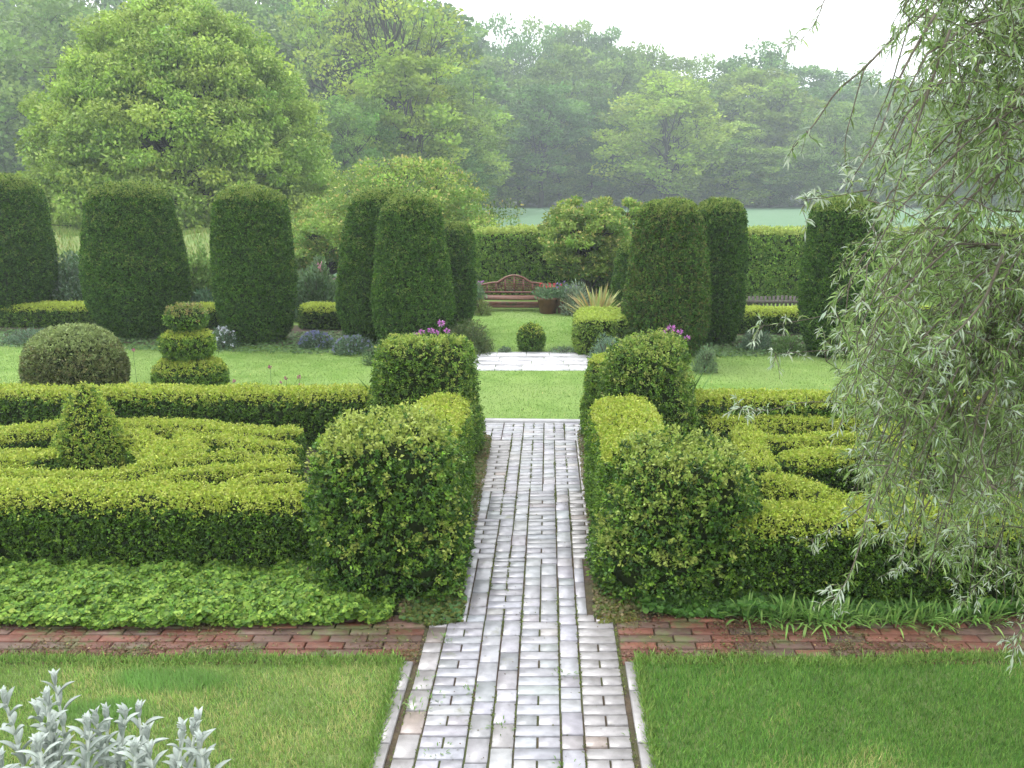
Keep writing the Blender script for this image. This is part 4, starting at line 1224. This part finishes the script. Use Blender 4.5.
# left wood, nearer and taller than the frame
GL = 'tall trees of the left wood'
LL = 'tree in the tall dense wood behind the chestnut, its crown merging with the others'
for Y0, step, oy, lo, hi in ((122, 40, 0, -90, 470), (104, 46, 32, -90, 440)):
    for x in np.arange(lo, hi, step):
        px = x + rw.uniform(-12, 12)
        wood_tree(px, Y0 + rw.uniform(-6, 6), sky_y(px) + oy + rw.uniform(-14, 14), rw.uniform(92, 130), int(rw.choice([0, 1, 2, 3, 5])), [T_G, T_B, T_G, (.85, .95, .9)][rw.randint(4)], LL, GL)
for x in np.arange(-70, 470, 40):
    px = x + rw.uniform(-12, 12)
    wood_tree(px, rw.uniform(88, 95), rw.uniform(120, 150), rw.uniform(60, 90), int(rw.choice([4, 5, 2])), [T_D, T_B, T_D][rw.randint(3)], 'low dark understorey tree at the foot of the tall left wood', GL)
for a in [(395, 84, -40, 150, 6, (1.7, 1.45, .8), 'thinly leafed tall tree with bare dark limbs against the white sky'),
          (345, 92, -25, 120, 6, (1.4, 1.3, .8), 'second open-crowned tall tree, just right of the chestnut top'),
          (415, 78, 52, 105, 1, (1.6, 1.4, .85), 'yellow-green tree below the thinly leafed tall one'),
          (352, 74, 96, 80, 3, (1.0, 1.1, .9), 'green tree between the chestnut and the yellow-green tree'),
          (455, 96, 98, 84, 5, T_L, 'light green rounded tree sloping down towards the far field'),
          (60, 84, -12, 170, 2, (1.1, 1.1, .95), 'tall hazy tree at the top left behind the chestnut'),
          (-25, 80, 45, 130, 0, (1.0, 1.05, .95), 'tall tree cut by the left edge of the photo')]:
    wood_tree(*a, GL)

# horse chestnut
def solo(name, px, Y, pyt, wpx, zb, env, label, cat='tree', z0=0, **k):
    p = atY(px, 190, Y); H = zat(pyt, Y, px)
    R = wpx / 2 / (F / Y)
    root = empty(name, (p[0], Y, z0), label, cat)
    mb = MB(); tw = MB()
    crown(mb, tw, (p[0], Y, z0), H - z0, R, zb, env, **k)
    mb.build('crown', M_LEAF, root); tw.build('trunk', M_BARKD, root)
    return root
solo('chestnut_tree', 188, 38, -4, 276, .3, [(0, .86), (.12, .98), (.3, 1), (.5, .92), (.68, .76), (.82, .56), (.92, .36), (1, .12)],
     'huge domed bright green chestnut tree rising behind the left yews', ncl=1300, npc=210, leaf=.165,
     cols=[(.24, .37, .055), (.29, .42, .07), (.33, .46, .08), (.19, .31, .05)], seed=401, trunk_r=.45, clr=.095, wd=.5, flat=.8, shell=.55,
     tipcols=[(.40, .50, .14), (.36, .50, .10)], tipp=.22, droop=.55, wig=.07, limbs=90)
ACER = dict(cols=[(.21, .32, .065), (.25, .36, .07), (.17, .28, .055)], tipcols=[(.46, .40, .13), (.44, .46, .13)], tipp=.2, trunk_r=.12, clr=.17, wd=.55, flat=.65, shell=.3, wig=.12, limbs=50)
solo('small_maple', 412, 25.5, 160, 175, .3, ROUND, 'spreading small maple with orange-tinged leaves behind the yew cones left of the bench', ncl=330, npc=170, leaf=.09, seed=411, **ACER)
solo('small_maple', 325, 27, 208, 100, .3, ROUND, 'lower golden-tinged maple seen between the straight-sided yew and leaning cone', ncl=170, npc=170, leaf=.09, seed=412, **ACER)
solo('small_maple', 588, 21.2, 196, 88, .6, ROUND, 'small maple on dark leaning stems in front of the hedge, right of the bench', ncl=260, npc=170, leaf=.075, seed=413, **ACER)
solo('small_maple', 625, 21.6, 200, 56, .6, ROUND, 'narrower maple between the leaning-stem maple and the tan-tinged yew', ncl=60, npc=200, leaf=.085, seed=414, **ACER)

# rough grass banks beyond the garden
def bank(name, px0, px1, Y, pyt, m, depth, label):
    a, b_ = atY(px0, 190, Y), atY(px1, 190, Y); h = zat(pyt, Y, (px0 + px1) / 2)
    n = 24; rs = np.random.RandomState(int(px0) + 500)
    V = []; xs = np.linspace(a[0], b_[0], n)
    for j, (dy, f) in enumerate([(-depth, 0), (-depth * .6, .55), (-depth * .2, .92), (0, 1), (depth, .9), (depth * 2, 0)]):
        for i, x in enumerate(xs):
            V.append((x, Y + dy, h * f * (.93 + .07 * math.sin(i * 1.1 + j)) * min(1, (min(i, n - 1 - i)) / 3) - .02 * (f == 0)))
    i, j = np.meshgrid(np.arange(5), np.arange(n - 1), indexing='ij'); q = i * n + j
    mb = MB(); mb.add(V, np.stack([q, q + 1, q + n + 1, q + n], -1).reshape(-1, 4))
    o = mb.build(name, m, smooth=True); o['kind'] = 'structure'
    return np.array(V), np.stack([q, q + 1, q + n + 1, q + n], -1).reshape(-1, 4)
M_STRAW = mat('dry_grass', (.22, .25, .08), (.14, .22, .05), 1.2, .95, .03, 8)
def bank_grass(core, n, h, label, seed):
    rs = np.random.RandomState(seed)
    P, N = sample(core[0], core[1], n, rs)
    mb = MB(); leaves(mb, P, rs.normal(size=(n, 3)) * .3 + [0, 0, 1], h * rs.uniform(.5, 1.2, n), .03, palette(rs, n, [(.20, .29, .07), (.14, .25, .05), (.26, .29, .09)], [1, 1, 1], .15), rs)
    tag(mb.build('long_grass', M_LEAF), label, 'grass', kind='stuff')
c = bank('grass_bank', -60, 330, 29, 232, M_STRAW, 4, '')
bank_grass(c, 16000, .22, 'straw-tinged long grass on the bank seen between the two leftmost yews', 501)
c = bank('grass_bank', 440, 1000, 26, 231, M_STRAW, 1.2, '')
bank_grass(c, 9000, .2, 'dry grass strip showing over the tall clipped hedge', 502)

# ------------------------------------------------------------------ weeping silver pear, right foreground
rp = np.random.RandomState(601)
TX, TY = 3.6, 4.3
root = empty('silver_pear_tree', (TX, TY, 0), 'weeping silver-leaved pear tree hanging in from the right edge', 'tree')
lf, br = MB(), MB()
tr = limb(br, (TX, TY, -.05), (TX - .1, TY + .1, 3.3), .11, .06, rp, 8, .02, 0, 9)
PG = [(.20, .31, .09), (.26, .37, .13), (.16, .25, .07), (.31, .40, .20)]
PS = [(.38, .46, .33), (.46, .53, .41)]
def pear_leaves(P, T, n, L=.049, silver=.2, wd=.155, spread=1.0):
    """n leaves along a twig"""
    u = rp.uniform(.12, 1.0, n) * (len(P) - 1); i = np.minimum(u.astype(int), len(P) - 2); f = (u - i)[:, None]
    p = P[i] * (1 - f) + P[i + 1] * f; t = unit(P[i + 1] - P[i])
    D = t * .55 + unit(rp.normal(size=(n, 3))) * .75 * spread - np.array([0, 0, .25])
    s = rp.rand(n) < silver * (.35 + 1.6 * (u / (len(P) - 1)) ** 4)
    c = palette(rp, n, PG, [1, 1, 1, .7], .16); c[s] = palette(rp, int(s.sum()), PS, [1, 1], .1)
    Ls = L * rp.uniform(.55, 1.2, n)
    # bent two-piece leaves
    D = unit(D); S = unit(np.cross(D, rp.normal(size=(n, 3)))); N = np.cross(D, S)
    W = Ls * wd; q = p + D * (Ls * .5)[:, None]; D2 = unit(D - np.array([0, 0, .45])); e = q + D2 * (Ls * .55)[:, None]
    V = np.stack([p - S * (W * .15)[:, None], p + S * (W * .15)[:, None], q + S * (W / 2)[:, None], q - S * (W / 2)[:, None], e], 1).reshape(-1, 3)
    b_ = np.arange(n)[:, None] * 5
    lf.add(V, (b_ + np.array([[0, 1, 2, 3]])), (b_ + np.array([[3, 2, 4]])), col=np.repeat(c, 5, 0))
def rosette(p, n=16, L=.045):
    """a few short curling side shoots with felted young leaves"""
    for q in range(max(2, n // 5)):
        d = unit(rp.normal(size=3) + np.array([-.3, 0, -.1])); l = rp.uniform(.03, .09)
        t = np.linspace(0, 1, 4)[:, None]
        P = p + d * t * l - np.array([0, 0, 1.]) * t ** 2 * l * .4 + rp.normal(size=(4, 3)) * .004
        br.tube(P, np.linspace(.0016, .0008, 4), 4)
        pear_leaves(P, None, 9, L=L * .85, silver=1.2, wd=.18)
def twig(P, r0, n, **k):
    P = np.asarray(P)
    br.tube(P, np.linspace(r0, r0 * .3, len(P)), 5)
    pear_leaves(P, None, n, **k)
LBY = [(-60, 915), (0, 902), (60, 888), (110, 892), (150, 876), (190, 880), (235, 858), (300, 838), (345, 830), (380, 845), (405, 836), (440, 848), (480, 850), (520, 862), (545, 876), (570, 925), (600, 985), (640, 1030), (660, 1080)]
def lbound(y): return np.interp(y, [a for a, b in LBY], [b for a, b in LBY])
limbs_ = []
for i in range(16):                     # arching limbs from the trunk
    az = rp.uniform(math.pi * .55, math.pi * 1.45); L = rp.uniform(.7, 1.5); z1 = rp.uniform(1.9, 3.9)
    a = tr[rp.randint(3, 8)]; b_ = np.array([TX + math.cos(az) * L, TY + math.sin(az) * L * .8, z1])
    limbs_.append(limb(br, a, b_, .035, .012, rp, 7, .06, .15, 6))
LP = np.concatenate([q[2:] for q in limbs_])
SB = []
cnt = 0
while cnt < 170:                        # drooping side branches
    py = rp.uniform(-40, 610); L_ = lbound(py)
    px = L_ - 8 + (1110 - L_) * rp.rand() ** 1.5
    Y = 3.2 + 1.7 * rp.rand(); E = atY(px, py, Y)
    if E[2] < .5: continue
    cand = LP[(LP[:, 2] > E[2] - .1)]
    if len(cand) < 4: cand = LP
    A = cand[np.argsort(np.linalg.norm((cand - E) * [1, 1, .5], axis=1))[rp.randint(0, 4)]]
    Lh = np.linalg.norm(A - E); n = 10; t = np.linspace(0, 1, n)[:, None]
    M = (A + E) / 2 + np.array([(E - A)[0] * .3, (E - A)[1] * .3, .1 + Lh * .22])
    P = A * (1 - t) ** 2 + 2 * M * t * (1 - t) + E * t ** 2 + rp.normal(size=(n, 3)) * .015
    u_, v_ = project(P)
    br.tube(P, np.linspace(.007, .002, n), 5)
    SB.append(P[2:]); cnt += 1
SBP = np.concatenate(SB)
cnt = tries = 0
while cnt < 1750 and tries < 15000:      # short leafy twigs
    tries += 1
    A = SBP[rp.randint(len(SBP))]
    d = unit(rp.normal(size=3) * [1, 1, .7] + np.array([-.35, -.1, -.25])); l = rp.uniform(.12, .42)
    E = A + d * l - np.array([0, 0, l * .35])
    u_, v_ = project(E)
    if u_ < lbound(v_) - 14 or u_ > 1130 or E[2] < .45 or E[1] < 2.9: continue
    if v_ < 150 and u_ < 985 and rp.rand() < .3: continue
    n = 6; t = np.linspace(0, 1, n)[:, None]
    P = A + d * l * t - np.array([0, 0, 1.]) * t ** 2 * l * .35 + rp.normal(size=(n, 3)) * .008 * t
    br.tube(P, np.linspace(.0024, .001, n), 4)
    pear_leaves(P, None, int(13 + l * 85), silver=.2)
    if rp.rand() < .18: rosette(E, 10)
    cnt += 1
for P in SB: pear_leaves(P, None, 40, silver=.05)
def ptwig(pts, Y0, Y1_, r0, n, **k):
    Ys = np.linspace(Y0, Y1_, len(pts)); K = np.array([atY(x, y, Yk) for (x, y), Yk in zip(pts, Ys)])
    t = np.linspace(0, len(pts) - 1, len(pts) * 3)
    P = np.stack([np.interp(t, np.arange(len(pts)), K[:, q]) for q in range(3)], 1)
    Q = P.copy(); Q[1:-1] = (P[:-2] + P[1:-1] * 2 + P[2:]) / 4
    twig(Q, r0, n, **k)
    return Q
SPEC = [([(960, -25), (937, 3), (893, 38), (865, 68), (835, 92), (816, 123), (794, 147)], .007, 70),
        ([(865, 66), (858, 90), (852, 113), (845, 137), (845, 167)], .004, 16),
        ([(935, 15), (913, 51), (896, 85), (879, 137), (850, 182)], .006, 60),
        ([(840, -30), (824, 0), (817, 20), (804, 38), (790, 46)], .003, 22),
        ([(910, 20), (890, 90), (872, 130), (870, 150)], .004, 26),
        ([(950, 30), (925, 100), (905, 160), (893, 200)], .006, 55),
        ([(980, 60), (960, 130), (950, 200), (920, 225)], .007, 70),
        ([(1080, 225), (1024, 241), (1003, 254), (973, 241), (941, 238), (906, 248), (882, 262), (868, 282), (862, 314)], .012, 90),
        ([(1003, 254), (985, 300), (960, 330), (930, 350)], .007, 70),
        ([(900, 300), (868, 310), (840, 312), (800, 321), (762, 326)], .003, 16),
        ([(862, 352), (830, 350), (800, 352), (776, 354)], .003, 14),
        ([(870, 190), (855, 192), (838, 196), (806, 200)], .003, 34),
        ([(880, 415), (840, 402), (800, 402), (765, 412), (741, 408)], .003, 34),
        ([(900, 480), (870, 500), (845, 520), (812, 540)], .004, 46),
        ([(870, 500), (860, 545), (850, 575), (836, 598)], .004, 46),
        ([(930, 500), (905, 540), (900, 570)], .004, 40),
        ([(1000, 540), (985, 575), (965, 600)], .004, 30),
        ([(1060, 600), (1030, 622), (1012, 642)], .005, 40),
        ([(880, 235), (850, 275), (845, 320), (838, 350)], .004, 60),
        ([(900, 400), (880, 440), (872, 470)], .004, 60)]
for i, (pts, r0, n) in enumerate(SPEC):
    Yc = 3.7 + .5 * math.sin(i * 2.1)
    Q = ptwig(pts, Yc + .15, Yc - .1, r0, n, silver=.4)
    rosette(Q[-1], 22); rosette(Q[-3], 14)
lf.build('leaves', M_PEAR, root); br.build('branches', M_PEARTWIG, root)

# ------------------------------------------------------------------ misty air
mh = bpy.data.materials.new('haze'); mh.use_nodes = True
n = mh.node_tree; n.nodes.clear()
out = n.nodes.new('ShaderNodeOutputMaterial'); pv = n.nodes.new('ShaderNodeVolumePrincipled')
pv.inputs['Color'].default_value = (.82, .93, .95, 1)
pv.inputs['Density'].default_value = .0016
pv.inputs['Anisotropy'].default_value = .2
n.links.new(pv.outputs[0], out.inputs['Volume'])
hz = MB(); hz.box(-420, 420, -32, 620, -1.2, 62)
o = hz.build('haze', mh); o['kind'] = 'stuff'; o['label'] = 'pale damp haze softening the distant wood'; o['category'] = 'haze'
